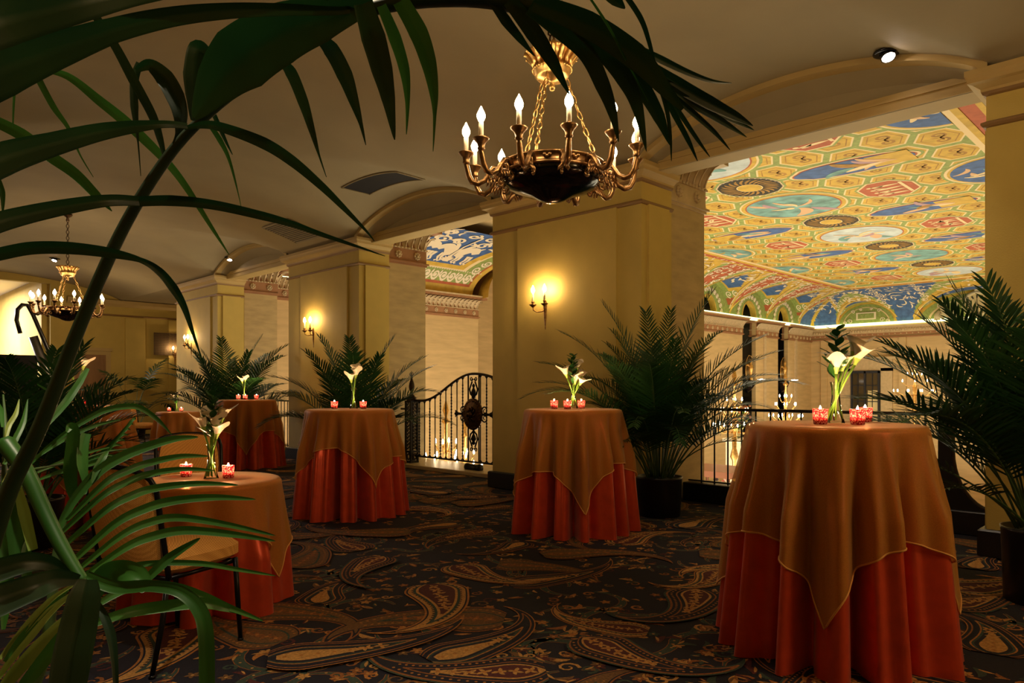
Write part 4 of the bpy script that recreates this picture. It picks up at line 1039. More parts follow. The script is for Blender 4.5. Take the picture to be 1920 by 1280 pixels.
# wide near leaflets
blade(m,[(160,1080),(215,1100),(281,1098),(335,1108),(372,1140),(386,1190),(388,1290)],[22,24,22,22,27,28,28],1.15,1.1,1)
blade(m,[(184,1120),(188,1095),(205,1076),(232,1070),(256,1078),(268,1095),(262,1110)],[6,40,44,40,38,30,8],1.2,1.15,1)
blade(m,[(165,1085),(158,1120),(146,1180),(134,1240),(122,1320)],[30,56,64,66,60],1.05,1.0,0,pleat=5)
blade(m,[(178,1122),(193,1150),(208,1190),(215,1240),(218,1300)],[5,15,17,12,8],1.15,1.1)
blade(m,[(150,1086),(110,1085),(70,1098),(0,1124),(-60,1150)],[16,36,48,60,60],1.1,.95,0,pleat=5)
blade(m,[(130,1075),(95,1056),(50,1054),(-10,1070),(-60,1080)],[8,26,38,44,44],1.12,1.0)
for pts,w,mi in (([(136,1112),(95,1145),(61,1186),(25,1230),(-5,1275)],[6,15,17,14,6],3),([(128,1105),(80,1150),(40,1195),(8,1240)],[5,10,12,6],1),([(155,1130),(110,1175),(70,1215),(25,1265),(0,1300)],[8,22,26,24,16],3),([(140,1095),(100,1120),(60,1160),(20,1210),(0,1235)],[4,9,12,12,6],3),
   ([(170,1145),(120,1190),(80,1240),(40,1290)],[8,24,26,20],1),([(60,1000),(48,1040),(52,1090),(60,1130)],[10,18,16,2],1),([(20,880),(28,940),(30,1000),(26,1060)],[10,26,30,10],1),([(30,900),(45,960),(62,1030)],[10,20,16],3),([(0,980),(10,1040),(12,1110),(6,1180)],[16,26,22,6],1)):
    blade(m,pts,w,1.25,1.2,mi)
kb(m)
m=MB()
tubepx(m,[(-40,1180),(0,980),(8,880),(10,800),(6,740)],[16,12,9,7,3],1.45,1.7,4)
for i,(pts,w) in enumerate((([(8,905),(35,858),(62,812),(82,752)],[8,12,12,2]),([(8,870),(28,825),(44,790),(52,748)],[6,11,10,1]),([(10,935),(35,893),(56,850),(64,790)],[8,12,11,1]),([(6,975),(28,930),(45,885),(52,840)],[8,12,10,1]),([(8,840),(16,800),(30,775),(36,748)],[5,9,8,1]),([(5,800),(2,770),(-6,750)],[5,9,1]))):
    blade(m,pts,w,1.5,1.6,3 if i%2==0 else 1)
kb(m)
m=MB(); tubepx(m,[(84,961),(62,910),(54,870),(62,820),(80,775)],[10,9,8,6,3],1.5,1.62,4)
for pts,w in (([(55,872),(90,838),(131,806),(165,785),(197,769),(230,762),(262,764),(295,786),(323,816)],[4,7,9,10,11,11,10,8,1]),([(52,868),(90,842),(130,818),(180,797),(226,786)],[4,7,8,7,2]),([(70,885),(105,870),(150,852),(205,838)],[4,7,7,2]),([(70,900),(110,885),(160,872),(215,858),(262,852)],[4,8,9,7,2]),([(85,800),(110,770),(130,745),(150,715),(165,690)],[6,12,14,12,6]),([(70,720),(100,745),(78,790),(60,820)],[2,6,12,4])):
    blade(m,pts,w,1.6,1.8,1)
tubepx(m,[(60,880),(105,872),(150,862),(205,846),(262,840)],[5,4,4,3,2],1.55,1.95,4)
for k in range(9): blade(m,[(150+k*6,868-k*2),(190+k*7,862-k*9),(215+k*5,866-k*10)],[3,6,1],1.9,1.95,1)
kb(m)
m=MB(); m.lathe([(.17,0),(.19,.4),(.2,.42),(.18,.42),(.17,.37),(.001,.37)],(0,0,0),32,0,True,closed_top=False); m.build('pot',POT,kp)
m=MB()
for pt,px_,d_ in (((-160,1500),0,1.5),((-120,1500),0,1.15),((-40,1180),0,1.45)):
    q=P(pt[0],pt[1],d_)-kloc; m.tube([(.05*q.x,.05*q.y,.36),(q.x*.5,q.y*.5,(.36+q.z)/2),q],[.02,.018,.015],7)
m.build('stem',STEM,kp)
tag(kp,'large kentia palm in the left foreground, dark fronds arching across the top','plant')

# ================================================================ ATRIUM
ZC=5.03; ZS=3.83; AX1=31.0; AY1=12.8; CE_X=28.18; CE_Y=10.21; CN_Y=2.81
ac=MB(); ac.box(7.2,CN_Y,ZC,CE_X,CE_Y,ZC+.1,kL)
zc=ZC
def el(cx,cy,rx,ry,z,c,a=0,n=28): ac.flat(list(reversed(ell(cx,cy,rx,ry,n,a))),z,c)
def poly(pts,z,c): ac.flat(list(reversed(pts)),z,c)
def ngon(cx,cy,rx,ry,n,a0): return [(cx+rx*cos(a0+2*pi*i/n),cy+ry*sin(a0+2*pi*i/n)) for i in range(n)]
z1,z2,z3,z4,z5,z6=[zc-.003*k for k in range(1,7)]
# green strap-work field with yellow panels
poly([(7.3,CN_Y+.02),(CE_X,CN_Y+.02),(CE_X,CE_Y-.02),(7.3,CE_Y-.02)],zc-.0012,kG)
feat=[]
def near_feat(x,y): return any(((x-a)/ra)**2+((y-b)/rb)**2<1 for a,b,ra,rb in feat)
x0=10.85
for k in range(-2,10):
    X=x0+1.955*k
    if k%2==0: feat+= [(X,6.48,1.22,1.22),(X,4.62,.78,.62),(X,8.36,.78,.62),(X,3.0,1.0,.95),(X,9.98,1.0,.95)]
    else: feat+= [(X,6.45,.8,.72),(X,4.60,.62,1.18),(X,8.38,.62,1.18),(X,2.95,.5,.4),(X,10.05,.5,.4)]
px_=.977/1.0; row=0; y=CN_Y+.35
t1,t2,t3,t4,t5=[zc-.0014-.0003*k for k in range(5)]
gy=CN_Y+.32
while gy<CE_Y:
    gx=7.6+(.47 if row%2 else 0)
    while gx<CE_X:
        if True:
            a0=rnd.choice((0,.2)); hx=ngon(gx,gy,.47,.37,6,pi/6)
            poly(hx,t1,kC); poly(ngon(gx,gy,.435,.335,6,pi/6),t2,kY); poly(ngon(gx,gy,.37,.27,6,pi/6),t3,kO)
            poly(ngon(gx,gy,.35,.25,6,pi/6),t4,kY)
            for sg in (1,-1):
                q=spiral(gx+sg*.13,gy,.12,1.2,0 if sg<0 else pi,sg,12); ac.rib2(list(reversed(q)),.026,t5,kO)
            for q in range(3): 
                pp,ww=leafshape(gx,gy,.13,.02,1.57+q*2.09,5); ac.rib2(list(reversed(pp)),ww,t5,kO)
        gx+=.94
    gy+=.64; row+=1
def figure(cx,cy,R_,seed,a=0,col=kF):
    """a loose tumble of painted drapery and limbs, an abstract stand-in for the medallion painting"""
    q=random.Random(seed)
    for i in range(5):
        pp,ww=leafshape(cx+q.uniform(-.35,.35)*R_,cy+q.uniform(-.35,.35)*R_,R_*q.uniform(.5,.9),R_*q.uniform(.07,.16),q.uniform(0,6.3),9,q.uniform(-1.2,1.2)); ac.rib2(list(reversed(pp)),ww,z5-.0005*i,q.choice((col,kM,kC,kT,col)))
    for i in range(4):
        pp,ww=leafshape(cx+q.uniform(-.15,.15)*R_,cy+q.uniform(-.15,.15)*R_,R_*q.uniform(.45,.75),R_*.055,q.uniform(0,6.3),8,q.uniform(-1.,1.)); ac.rib2(list(reversed(pp)),ww,z6-.0005*i,kC if i%2 else col)
    el(cx+.1*R_,cy+.1*R_,R_*.1,R_*.1,z6-.003,kC)
for k in range(-2,10):
    X=x0+1.955*k
    if X>CE_X-.2: break
    if k%2==0:
        main=[kT,kS][(k//2+1)%2]
        for (rx,c,z) in ((1.18,kG,z1),(1.12,kC,z2),(1.08,kY,z3),(1.0,kR,z4-.0),(.97,main,z5+.002)): el(X,6.48,rx,rx*.93,z,c,0,40)
        figure(X,6.48,.85,k+50)
        for Y in (4.62,8.36):
            for s_,c,z in ((.74,kG,z1),(.69,kC,z2),(.64,kR,z3)): poly(ngon(X,Y,s_,s_*.78,8,pi/8),z,c)
            q=random.Random(k*7+int(Y))
            for i in range(4):
                bx=X-.33+.22*i
                pp,ww=leafshape(bx,Y-.27,.5,.045,1.57+q.uniform(-.25,.25),8,q.uniform(-.4,.4)); ac.rib2(list(reversed(pp)),ww,z4,kC); el(bx+.02,Y+.25,.045,.05,z4,kC,0,10)
                pp,ww=leafshape(bx,Y,.22,.03,q.uniform(-.6,3.6),6,.5); ac.rib2(list(reversed(pp)),ww,z4,kC)
            ac.rib2(list(reversed([(X-.42,Y-.3),(X+.42,Y-.3)])),.03,z4,kC)
        for Y,s_ in ((2.95,1),(10.02,-1)):
            def half(r): 
                pts=[(X+r*1.05*cos(t),(CN_Y+.02 if s_>0 else CE_Y-.02)+s_*max(0,r*.95*sin(t)-.05)) for t in [pi*i/20 for i in range(21)]]
                return pts if s_>0 else list(reversed(pts))
            for r_,c,z in ((.98,kG,z1),(.93,kC,z2),(.88,kY,z3),(.83,kB if s_>0 else kT,z4)): poly(half(r_),z,c)
            q=random.Random(k*3+9)
            for i in range(6):
                yy=(CN_Y if s_>0 else CE_Y)+s_*q.uniform(.15,.45); pp,ww=leafshape(X+q.uniform(-.45,.2),yy,q.uniform(.3,.5),.05,q.uniform(-.5,.7),8,q.uniform(-1,1)); pp=[(a_,min(max(b_,CN_Y+.05),CE_Y-.05)) for a_,b_ in pp]; ac.rib2(list(reversed(pp)),ww,z5-.0004*i,(kF,kC,kT,kY)[i%4])
    else:
        for (r_,c,z) in ((.74,kG,z1),(.69,kC,z2),(.66,kK,z3),(.27,kC,z5),(.25,kY,z5-.001)): (poly(ngon(X,6.45,r_*1.02,r_*.86,12 if r_>.6 else 20,0),z,c))
        for i in range(24):
            a=i*pi/12; pp,ww=leafshape(X+.28*cos(a),6.45+.24*sin(a),.30,.028,a,6,.5); ac.rib2(list(reversed(pp)),ww,z4,kO)
        for i in range(36): a=i*pi/18; el(X+.675*cos(a),6.45+.57*sin(a),.02,.02,z5,kW,0,6)
        for Y in (4.60,8.38):
            def lens(w,l): return [(X+w*cos(t)*(1 if abs(sin(t))<.8 else .8),Y+l*(abs(sin(t))**.8)*(1 if sin(t)>0 else -1)) for t in [2*pi*i/32 for i in range(32)]]
            for w_,l_,c,z in ((.52,1.12,kG,z1),(.47,1.07,kC,z2),(.42,1.02,kR,z3),(.39,.99,kB,z4)): poly(lens(w_,l_),z,c)
            s_=1 if Y<6 else -1
            poly([(X-.32,Y-s_*.95),(X-.32,Y-s_*.3),(X+.32,Y-s_*.3),(X+.32,Y-s_*.95)] if s_<0 else [(X-.32,Y-.3),(X-.32,Y-.95),(X+.32,Y-.95),(X+.32,Y-.3)][::-1],z4-.001,kY)
            q=random.Random(k*11+int(Y)); 
            for i in range(6):
                pp,ww=leafshape(X+q.uniform(-.1,.1),Y+q.uniform(-.7,.3),q.uniform(.4,.7),q.uniform(.05,.1),1.57+q.uniform(-.4,.4),9,q.uniform(-.8,.8)); ac.rib2(list(reversed(pp)),ww,z5-.0005*i,(kF,kT,kM,kC,kF,kO)[i])
# borders along the ceiling edge
for Y,s_ in ((CN_Y,-1),(CE_Y,1)):
    for o,w_,c in ((.02,.10,kC),(.12,.10,kY),(.22,.20,kR),(.42,.08,kY)):
        ya=Y+s_*(o-.02); yb=ya+s_*w_; ac.box(7.2,min(ya,yb),ZC-.02-.01*(c==kY),CE_X+.5,max(ya,yb),ZC+.05,c)
for o,w_,c in ((.02,.10,kC),(.12,.10,kY),(.22,.20,kR),(.42,.08,kY)): ac.box(CE_X+o-.02,CN_Y-.4,ZC-.02-.01*(c==kY),CE_X+o-.02+w_,CE_Y+.4,ZC+.05,c)
struct(ac.build('ceiling_lobby',KM))
# ---- coves with cross vaults. local coords: s along the wall, u distance from wall (0..w), z
def cove(name,org,tdir,ndir,s0,s1,w,lun,step=.07,rise=ZC-ZS,corner=None,base=kR):
    m=MB(); org=Vector(org)
    def cz(u): return ZS+rise*sqrt(max(0,1-(1-min(u,w)/w)**2))
    def lz(s):
        b=0;bi=None
        for (c,hw,hh) in lun:
            q=(s-c)/hw
            if abs(q)<1: z=ZS+hh*sqrt(1-q*q)
            else: continue
            if z>b: b=z;bi=(c,hw,hh)
        return b,bi
    def zz(s,u):
        l,b=lz(s); return max(cz(u),l if l else 0)
    def mp(s,u,off=0): 
        return tuple(org+tdir*s+ndir*u+Vector((0,0,zz(s,u)-off-org.z)))
    ns=int((s1-s0)/step); nu=int(w/step)
    for i in range(ns):
        for j in range(nu):
            a,b_=s0+(s1-s0)*i/ns,s0+(s1-s0)*(i+1)/ns; c,d=w*j/nu,w*(j+1)/nu; sm,um=(a+b_)/2,(c+d)/2
            if corner and (corner-sm)<um-step: continue
            l,bi=lz(sm)
            if bi and l>cz(um)-.03:
                q=abs((sm-bi[0])/bi[1])
                edge=abs(l-cz(um))<.09
                col=kY if edge else (kB if (q<.62 and .26<um) else (kY if (q<.70 and um>.20) else kG))
                if abs(q-.9)<.04: col=kR
            else:
                e=min([abs(sm-c_[0])/c_[1] for c_ in lun] or [9]); col=base
                if bi and cz(um)-l<.10: col=kY
                elif bi and cz(um)-l<.22: col=kG
                elif corner and sm>corner-1.35: col=kB if (corner-sm)>um+.12 and sm>corner-1.2 else kY
            m.add([mp(a,c),mp(b_,c),mp(b_,d),mp(a,d)],[(0,1,2,3)],col,True)
    # scroll ornament
    q_=random.Random(len(name)+int(s1)); cc=s0+.12
    for (c_,hw,hh) in lun:
        # blue field: leafy white relief
        for k in range(34):
            s=c_+q_.uniform(-.45,.45)*hw; u=q_.uniform(.5,w-.25)
            if zz(s,u)>cz(u)+.02 or True:
                pp,ww=leafshape(s,u,.26*min(1,hw),.042*min(1,hw),q_.uniform(.6,2.5),7,q_.uniform(-1.3,1.3)); m.rib2(pp,ww,.012,kW,mp)
        for sg in (1,-1):
            k=0; u=.18
            while u<w-.1:
                s=c_+sg*hw*.76; pp=spiral(s,u,.12,1.3,k*pi,1 if k%2 else -1,12); m.rib2(pp,.020,.012,kW,mp); u+=.26; k+=1
        # pale ribs along the groin
        for sg in (1,-1):
            for rr,col in ((1.0,kC),(1.035,kY)):
                pts=[]
                for k in range(30):
                    f=k/29*min(rr,1.0); s=c_+sg*hw*sqrt(max(0,1-f*f))*(rr); 
                    zt=ZS+hh*f; qq=(zt-ZS)/rise
                    if qq>=1: break
                    u=w*(1-sqrt(max(0,1-qq*qq))); 
                    if s0<s<s1: pts.append((s,max(u,.01)))
                if len(pts)>3: m.rib2(pts,.035,.02,col,mp)
    # spandrel scrolls
    for k in range(int((s1-s0)/.16)):
        s=s0+.16*k+.05; l,bi=lz(s); 
        for u in (.5,.8,1.1,1.4,1.7,2.0):
            if u<w-.1 and (not bi or l<cz(u)-.1):
                pp,ww=leafshape(s,u,.22,.026,q_.uniform(0,6.3),7,q_.uniform(-1.6,1.6)); m.rib2(pp,ww,.014,kW,mp)
    struct(m.build(name,KM)); return zz
X_=Vector((1,0,0));Y_=Vector((0,1,0))
lunL=[(c,1.45,1.16) for c in (19.5-.2,22.4-.0,25.35,28.25)]
cove('ceiling_cove_left',(0,AY1,ZS),X_,-Y_,18.0,AX1,AY1-CE_Y,lunL,corner=AX1)
cove('ceiling_cove_far',(AX1,0,ZS),Y_,-X_,2.0,AY1,AX1-CE_X,[(6.5,2.25,1.05),(10.55,1.15,.9)],corner=AY1,base=kB)
cove('ceiling_cove_near',(0,.2,ZS),X_,Y_,7.6,CE_X+1,CN_Y-.2,[],.25,base=kG)
# near cove scrollwork sits on green
# ---- lobby walls with pilasters, openings and lunettes
def wallseg(nm,m): struct(m.build(nm,[STONE2,CREAM,TERRA,KM[kG],KM[kY],KM[kC],KM[kW],BLACK])); 
m=MB()
# left wall: solid parts and dark arched openings
ops=[(18.9,20.0),(21.0,22.0),(24.85,25.9),(27.8,28.7)]
xs=18.0
for a,b_ in ops[2:]+[(31.0,31.0)]:
    m.box(xs,AY1,-4.2,a,AY1+.16,ZS,0)
    # inner moulding line on each pilaster
    if a-xs>1.2: m.box(xs+.62,AY1-.05,-4.2,xs+.80,AY1,ZS-.5,1)
    capital(m,xs+.02,AY1-.02,a-.02,AY1+.25,3.2,2,1,('-y',),.95)
    xs=b_
m.box(18,AY1+.6,-4.2,31.2,AY1+.95,.9,7)
wallseg('wall_lobby_left',m)
m=MB()   # wall above the springing, with the arched openings between
for c,hw in ((19.3,.5),(22.4,.5),(25.37,.53),(28.25,.46)):
    pts=[]; n=16
    L_=[(c-1.45,ZS),(c-hw,ZS)]+[(c-hw*cos(pi*k/n),ZS+.62*sin(pi*k/n)*1.0) for k in range(1,n)]+[(c+hw,ZS),(c+1.45,ZS)]
    A=[(c-1.46*cos(pi*k/20),ZS+1.17*sin(pi*k/20)) for k in range(21)]; Bq=[(c-hw*cos(pi*k/20),ZS+.62*sin(pi*k/20)) for k in range(21)]
    m.strip([[(x,AY1,z) for x,z in A],[(x,AY1,z) for x,z in Bq]],3,False)
    m.strip([[(x,AY1-.01,z) for x,z in Bq],[(c+(x-c)*1.13,AY1-.01,ZS+(z-ZS)*1.1) for x,z in Bq]],4,False)
    m.strip([[(x,AY1,z) for x,z in Bq],[(x,AY1+.2,z) for x,z in Bq]],4,False)
    for k in range(13): 
        a=pi*(k+.5)/13; cx=c-(hw+.36)*cos(a); cz_=ZS+.05+.80*sin(a); m.torus((cx,AY1-.015,cz_),.075,.018,Matrix.Rotation(pi/2,4,'X'),10,4,6)
        m.torus((cx,AY1-.015,cz_),.03,.018,Matrix.Rotation(pi/2,4,'X'),8,4,6)
wallseg('wall_lobby_lunettes',m)
m=MB(); m.box(17,AY1+.95,-4.2,31.2,AY1+1.0,6,0); struct(m.build('wall_lobby_shade_back',[BLACK]))  # black sheet stands in for the shade deep inside the openings
# balconies with gilded lamp figures in the dark openings
for c,w_,lb in ((25.4,.55,'left'),(28.3,.5,'right')):
    r=empty('bay_balcony',(c,AY1+.1,1.5)); mm=MB()
    mm.lathe([(.02,-.75),(.25,-.55),(.45,-.3),(.54,-.05),(.56,0),(.5,.03),(.02,.03)],(0,0,0),24); mm.build('bowl',GLOSSB,r); r.scale=(.6,.6,.6); tag(r,f'{lb} of the two black bowl balconies in the dark arched openings','balcony','bowl balconies in the lobby arches')
    q=empty('gilded_lamp_figure',(c,AY1-.05,1.53)); mm=MB()
    mm.lathe([(.10,0),(.08,.1),(.06,.3),(.10,.5),(.13,.65),(.06,.78),(.05,.82),(.08,.9),(.06,.98),(.001,1.02)],(0,0,0),12); mm.tube([(0,0,.6),(-.3,0,.75),(-.4,0,.7)],[.05,.04,.03],6); mm.build('figure',GILT,q)
    mm=MB(); mm.tube([(-.45,0,.05),(-.50,0,.5),(-.42,0,.95),(-.2,0,1.18),(.05,0,1.15),(.2,0,.95)],.018,6)
    for k in range(7): x=-.42+.06*k; mm.tube([(x,0,.05),(x,0,.95+.03*k)],.006,4)
    mm.build('harp_frame',GILT,q)
    mm=MB(); mm.lathe([(.001,.08),(.16,.10),(.17,.12),(.001,.14)],(.35,-.35,-.05),14); mm.build('lamp_shade',emis('white_lamp_'+lb,(1,.9,.75),9),q)
    q.scale=(.8,.8,.8); q.location.z=1.52; tag(q,f'{lb} gilded harp figure lamp standing on a black bowl balcony','lamp','gilded harp figure lamps')
# far wall
m=MB(); m.box(AX1,0,-4.2,AX1+.3,AY1+.3,ZS,0)
m.box(AX1-.08,-.2,3.25,AX1,AY1,3.30,2); m.box(AX1-.10,-.2,3.36,AX1,AY1,3.46,2); m.box(AX1-.16,-.2,3.46,AX1,AY1,3.66,1); m.box(AX1-.26,-.2,3.66,AX1,AY1,3.72,1)
for k in range(60): m.ball((AX1-.1,.2+.21*k,3.41),.03,1,6,4); 
for k in range(120): m.ball((AX1-.17,.1+.105*k,3.56),.045,1,6,4,1.4)
for yy in (9.05,12.1): m.box(AX1-.1,yy,-4.2,AX1,yy+.25,3.25,0)
wy=[(1-(p-960)/F)/(1+(p-960)/F)*AX1 for p in (1598,1652)]
m.box(AX1-.12,wy[1]-.45,-4,AX1,wy[1]-.02,2.05,1); m.box(AX1-.12,wy[0]+.02,-4,AX1,wy[0]+.45,2.05,1); m.box(AX1-.12,wy[1]-.45,1.93,AX1,wy[0]+.45,2.4,1); m.box(AX1-.2,wy[1]-.6,2.4,AX1,wy[0]+.6,2.5,1)
wallseg('wall_lobby_far',m)
# lunette fields on the far wall
m=MB()
for c,hw,hh in ((10.55,1.15,.9),(6.5,2.25,1.05)):
    A=[(AX1,c-hw*cos(pi*k/24),ZS+hh*sin(pi*k/24)) for k in range(25)]; m.add(A,[tuple(range(25))],3)
    for r0,r1,col in ((1.0,.93,4),(.93,.80,3),(.80,.76,5)):
        m.strip([[(AX1-.02,c-hw*r0*cos(pi*k/24),ZS+hh*r0*sin(pi*k/24)) for k in range(25)],[(AX1-.03,c-hw*r1*cos(pi*k/24),ZS+hh*r1*sin(pi*k/24)) for k in range(25)]],col,False)
c=10.55
m.box(AX1-.06,c-.38,ZS+.2,AX1-.02,c+.38,ZS+.5,6); m.box(AX1-.07,c-.31,ZS+.25,AX1-.03,c+.31,ZS+.45,3)
for sg in (1,-1):
    for q,(dy,dz,r_) in enumerate(((.62,.17,.1),(.5,.55,.08),(.2,.62,.06),(.82,.12,.07))): m.tube([(AX1-.05,c+sg*(dy+a_-10.55-0+0),b_) for a_,b_ in [(p_[0]+10.55,p_[1]) for p_ in spiral(0,ZS+dz,r_,1.4,0,1,14)]],.016,5,6)
for k in range(3): m.tube([(AX1-.05,c-.18+.18*k-.07,ZS+.32),(AX1-.06,c-.18+.18*k,ZS+.38),(AX1-.05,c-.18+.18*k+.07,ZS+.32)],.014,5,6)
wallseg('wall_lobby_far_lunettes',m)
# clock group (stone relief)
ck=empty('clock_sculpture',(AX1-.1,6.62,ZS)); 
MRy=Matrix.Rotation(-pi/2,4,'Y')
RELIEF=mat('stone_relief',(.58,.52,.33),.6,noise=.2,nscale=5)
m=MB(); m.lathe([(.48,0),(.50,.12),(.44,.2),(.39,.2),(.38,.12)],(0,0,.50),32,0,True,None,False,MRy); m.build('clock_case',RELIEF,ck)
m=MB(); m.lathe([(.001,.13),(.385,.13)],(0,0,.50),32,0,False,None,False,MRy); f=m.build('clock_face',mat('clock_face_tan',(.55,.46,.24),.6),ck)
m=MB()
for k in range(12):
    a=k*pi/6; y,z=sin(a),cos(a); s_=Vector((0,z,-y))*.03
    p=Vector((-.145,.22*y,.5+.22*z)); q=Vector((-.145,.34*y,.5+.34*z)); m.add([p-s_*.6,p+s_*.6,q+s_,q-s_],[(0,1,2,3)])
m.build('hour_marks',mat('dark_marks',(.03,.03,.02),.6),f)
m=MB(); m.tube([(-.155,0,.5),(-.155,0,.77)],[.014,.006],5); m.tube([(-.155,0,.5),(-.155,-.12,.36)],[.018,.008],5); m.build('clock_hands',bpy.data.materials['dark_marks'],f)
m=MB()
m.lathe([(.0,0),(.12,.03),(.1,.12),(.05,.18),(.001,.2)],(-.05,0,1.0-.05),12); 
for sg in (1,-1):
    m.tube([(0,sg*.72,0.02),(-.05,sg*.72,.3),(-.05,sg*.68,.62),(-.02,sg*.66,.82)],[.1,.11,.1,.07],10)
    m.tube([(-.05,sg*.66,.12),(-.1,sg*.52,.02),(-.1,sg*.4,.0)],[.09,.07,.04],8)
m.build('case_columns',RELIEF,ck)
tag(ck,'round carved clock set in the painted lunette at the far end','clock')
for sg,lb in ((1,'left'),(-1,'right')):
    q=empty('relief_figure',(AX1-.14,6.62+sg*1.12,ZS)); m=MB()
    sk=[(0,0,.62),(0,.02,.45),(-.02,-sg*.02,.30)]
    m.tube([(0,0,.68),(0,0,.60),(0,sg*.01,.55),(-.02,sg*.03,.42),(-.02,0,.30),(-.04,-sg*.05,.22),(-.06,-sg*.16,.14),(-.06,-sg*.26,.06),(-.06,-sg*.34,.01)],[.03,.035,.085,.08,.085,.08,.06,.045,.03],10)
    m.tube([(-.02,0,.28),(-.05,sg*.1,.16),(-.06,sg*.0,.05),(-.06,sg*.0,.0)],[.07,.06,.045,.035],8)
    m.tube([(0,sg*.07,.55),(-.02,sg*.19,.5),(-.02,sg*.17,.62),(0,sg*.06,.72)],[.035,.03,.028,.02],7)
    m.tube([(0,-sg*.07,.55),(-.02,-sg*.18,.6),(0,-sg*.1,.74)],[.035,.03,.02],7)
    m.ball((-.01,0,.72),.062,0,12,8,1.15); 
    m.tube([(.02,sg*.2,0),(.02,sg*.2,.22),(0,sg*.12,.35)],[.13,.11,.06],8)
    m.build('body',RELIEF,q); tag(q,f'carved stone figure seated {lb} of the lobby clock','sculpture','stone figures beside the clock')
# far window
r=empty('window_1',(AX1-.13,(wy[0]+wy[1])/2,0)); r['kind']='structure'; hw=(wy[0]-wy[1])/2
m=MB(); m.box(0,-hw,-3.5,.05,hw,1.93); m.build('pane',mat('dark_window_glass',(.07,.05,.025),.08),r)
m=MB()
for y in (-hw,-.03,hw-.07): m.box(-.06,y,-3.5,0,y+.07,1.93)
for y in (-hw/2,hw/2): m.box(-.04,y-.012,-3.5,0,y+.012,1.93)
for z in (1.35,.7,.05,-.6): m.box(-.04,-hw,z-.015,0,hw,z+.015)
m.box(-.06,-hw,1.85,0,hw,1.95); m.build('window_frame',mat('blue_black_frame',(.012,.016,.03),.4),r)
m=MB(); m.box(-.02,-hw+.08,-.8,-.005,-.10,1.15); m.build('curtain',mat('pale_curtain',(.7,.6,.35),.8),r)
# ---- left end bays of the lobby seen past the gate (set back wall)
YB=15.6
m=MB(); m.box(7.56,YB,-4.2,8.6,YB+.9,ZS,0); m.box(10.6,YB,-4.2,14.2,YB+.9,ZS,0); m.box(8.6,YB+.3,-4.2,10.6,YB+.9,ZS,0)
capital(m,7.6,YB-.05,8.55,YB+.3,3.28,2,1,('-y','+x'),.95); capital(m,10.65,YB-.05,14.15,YB+.3,3.26,2,1,('-y','+x'),.95,.16)
m.box(14.2,YB+2.8,-4.2,18,YB+3,ZS+2,7); m.box(14.2,YB+1.0,-4.2,14.3,YB+2.8,ZS,0)
m.box(16.5,YB,-4.2,18,YB+.9,ZS,0)
for k in range(5): m.tube([(14.9+.35*k,YB+1.5,1.0),(14.8+.37*k,YB+1.5,3.6),(15.2+.30*k,YB+1.5,4.6)],.05,5,7)
m.box(18,AY1,-4.2,18.1,YB+.9,6,0)
wallseg('wall_lobby_left_bay',m)
DB=MB()  # cove over that bay: green scroll band, yellow moulding, blue relief panel
w2=2.6
def czb(u): return ZS+(ZC-ZS)*sqrt(max(0,1-(1-u/w2)**2))
def mpb(s,u,off=0): 
    e=max(0,s-13.95)
    return (s,YB-u,czb(min(max(u,0),w2))-off)
def colb(s,u):
    e=14.2-s+.0-max(0,.55*0)
    edge=s-(14.2-0.0+ .0)
    if u<.10: return kY
    if u<.14: return kR
    if u<.42: return kG
    if u<.48: return kC
    if u<.62: return kY
    return kB
ns=90; nu=60
curve=lambda u: 13.95+.0*u+1.25*(u/w2)**1.3        # right edge runs outwards like the arch beside it
for i in range(ns):
    for j in range(nu):
        u0,u1=w2*j/nu,w2*(j+1)/nu
        def S(f,u): return 8.0+(curve(u)+.0-8.0)*f
        f0,f1=i/ns,(i+1)/ns; fm=(f0+f1)/2; um=(u0+u1)/2; sm=S(fm,um); ed=curve(um)-sm; c=colb(sm,um)
        # left and right borders repeat the band
        c2=colb(sm,ed*.55) if um>.10 else c
        order=[kY,kR,kG,kC,kY,kB]
        cfin=c if um<ed*.55 else c2
        DB.add([mpb(S(f0,u0),u0),mpb(S(f1,u0),u0),mpb(S(f1,u1),u1),mpb(S(f0,u1),u1)],[(0,1,2,3)],cfin,True)
k=0; s=9.2
while s<13.7:
    DB.rib2(spiral(s,.27,.13,1.5,k*pi,1 if k%2 else -1,16),.024,.012,kW,mpb); DB.flat(ell(s,.27,.035,.035,8),.014,kW,mpb)
    for q in (-1,1):
        pp,ww=leafshape(s+.12,.28,.13,.03,q*.9,6,.4); DB.rib2(pp,ww,.013,kW,mpb)
    s+=.29; k+=1
k=0; u=.55
while u<w2-.1:
    DB.rib2(spiral(curve(u)-.47,u,.16,1.5,k*pi,1 if k%2 else -1,16),.026,.012,kW,mpb); u+=.3; k+=1
for k in range(60): DB.flat(ell(9.0+.083*k,.45,.022,.022,6),.014,kW,mpb)
q_=random.Random(4)
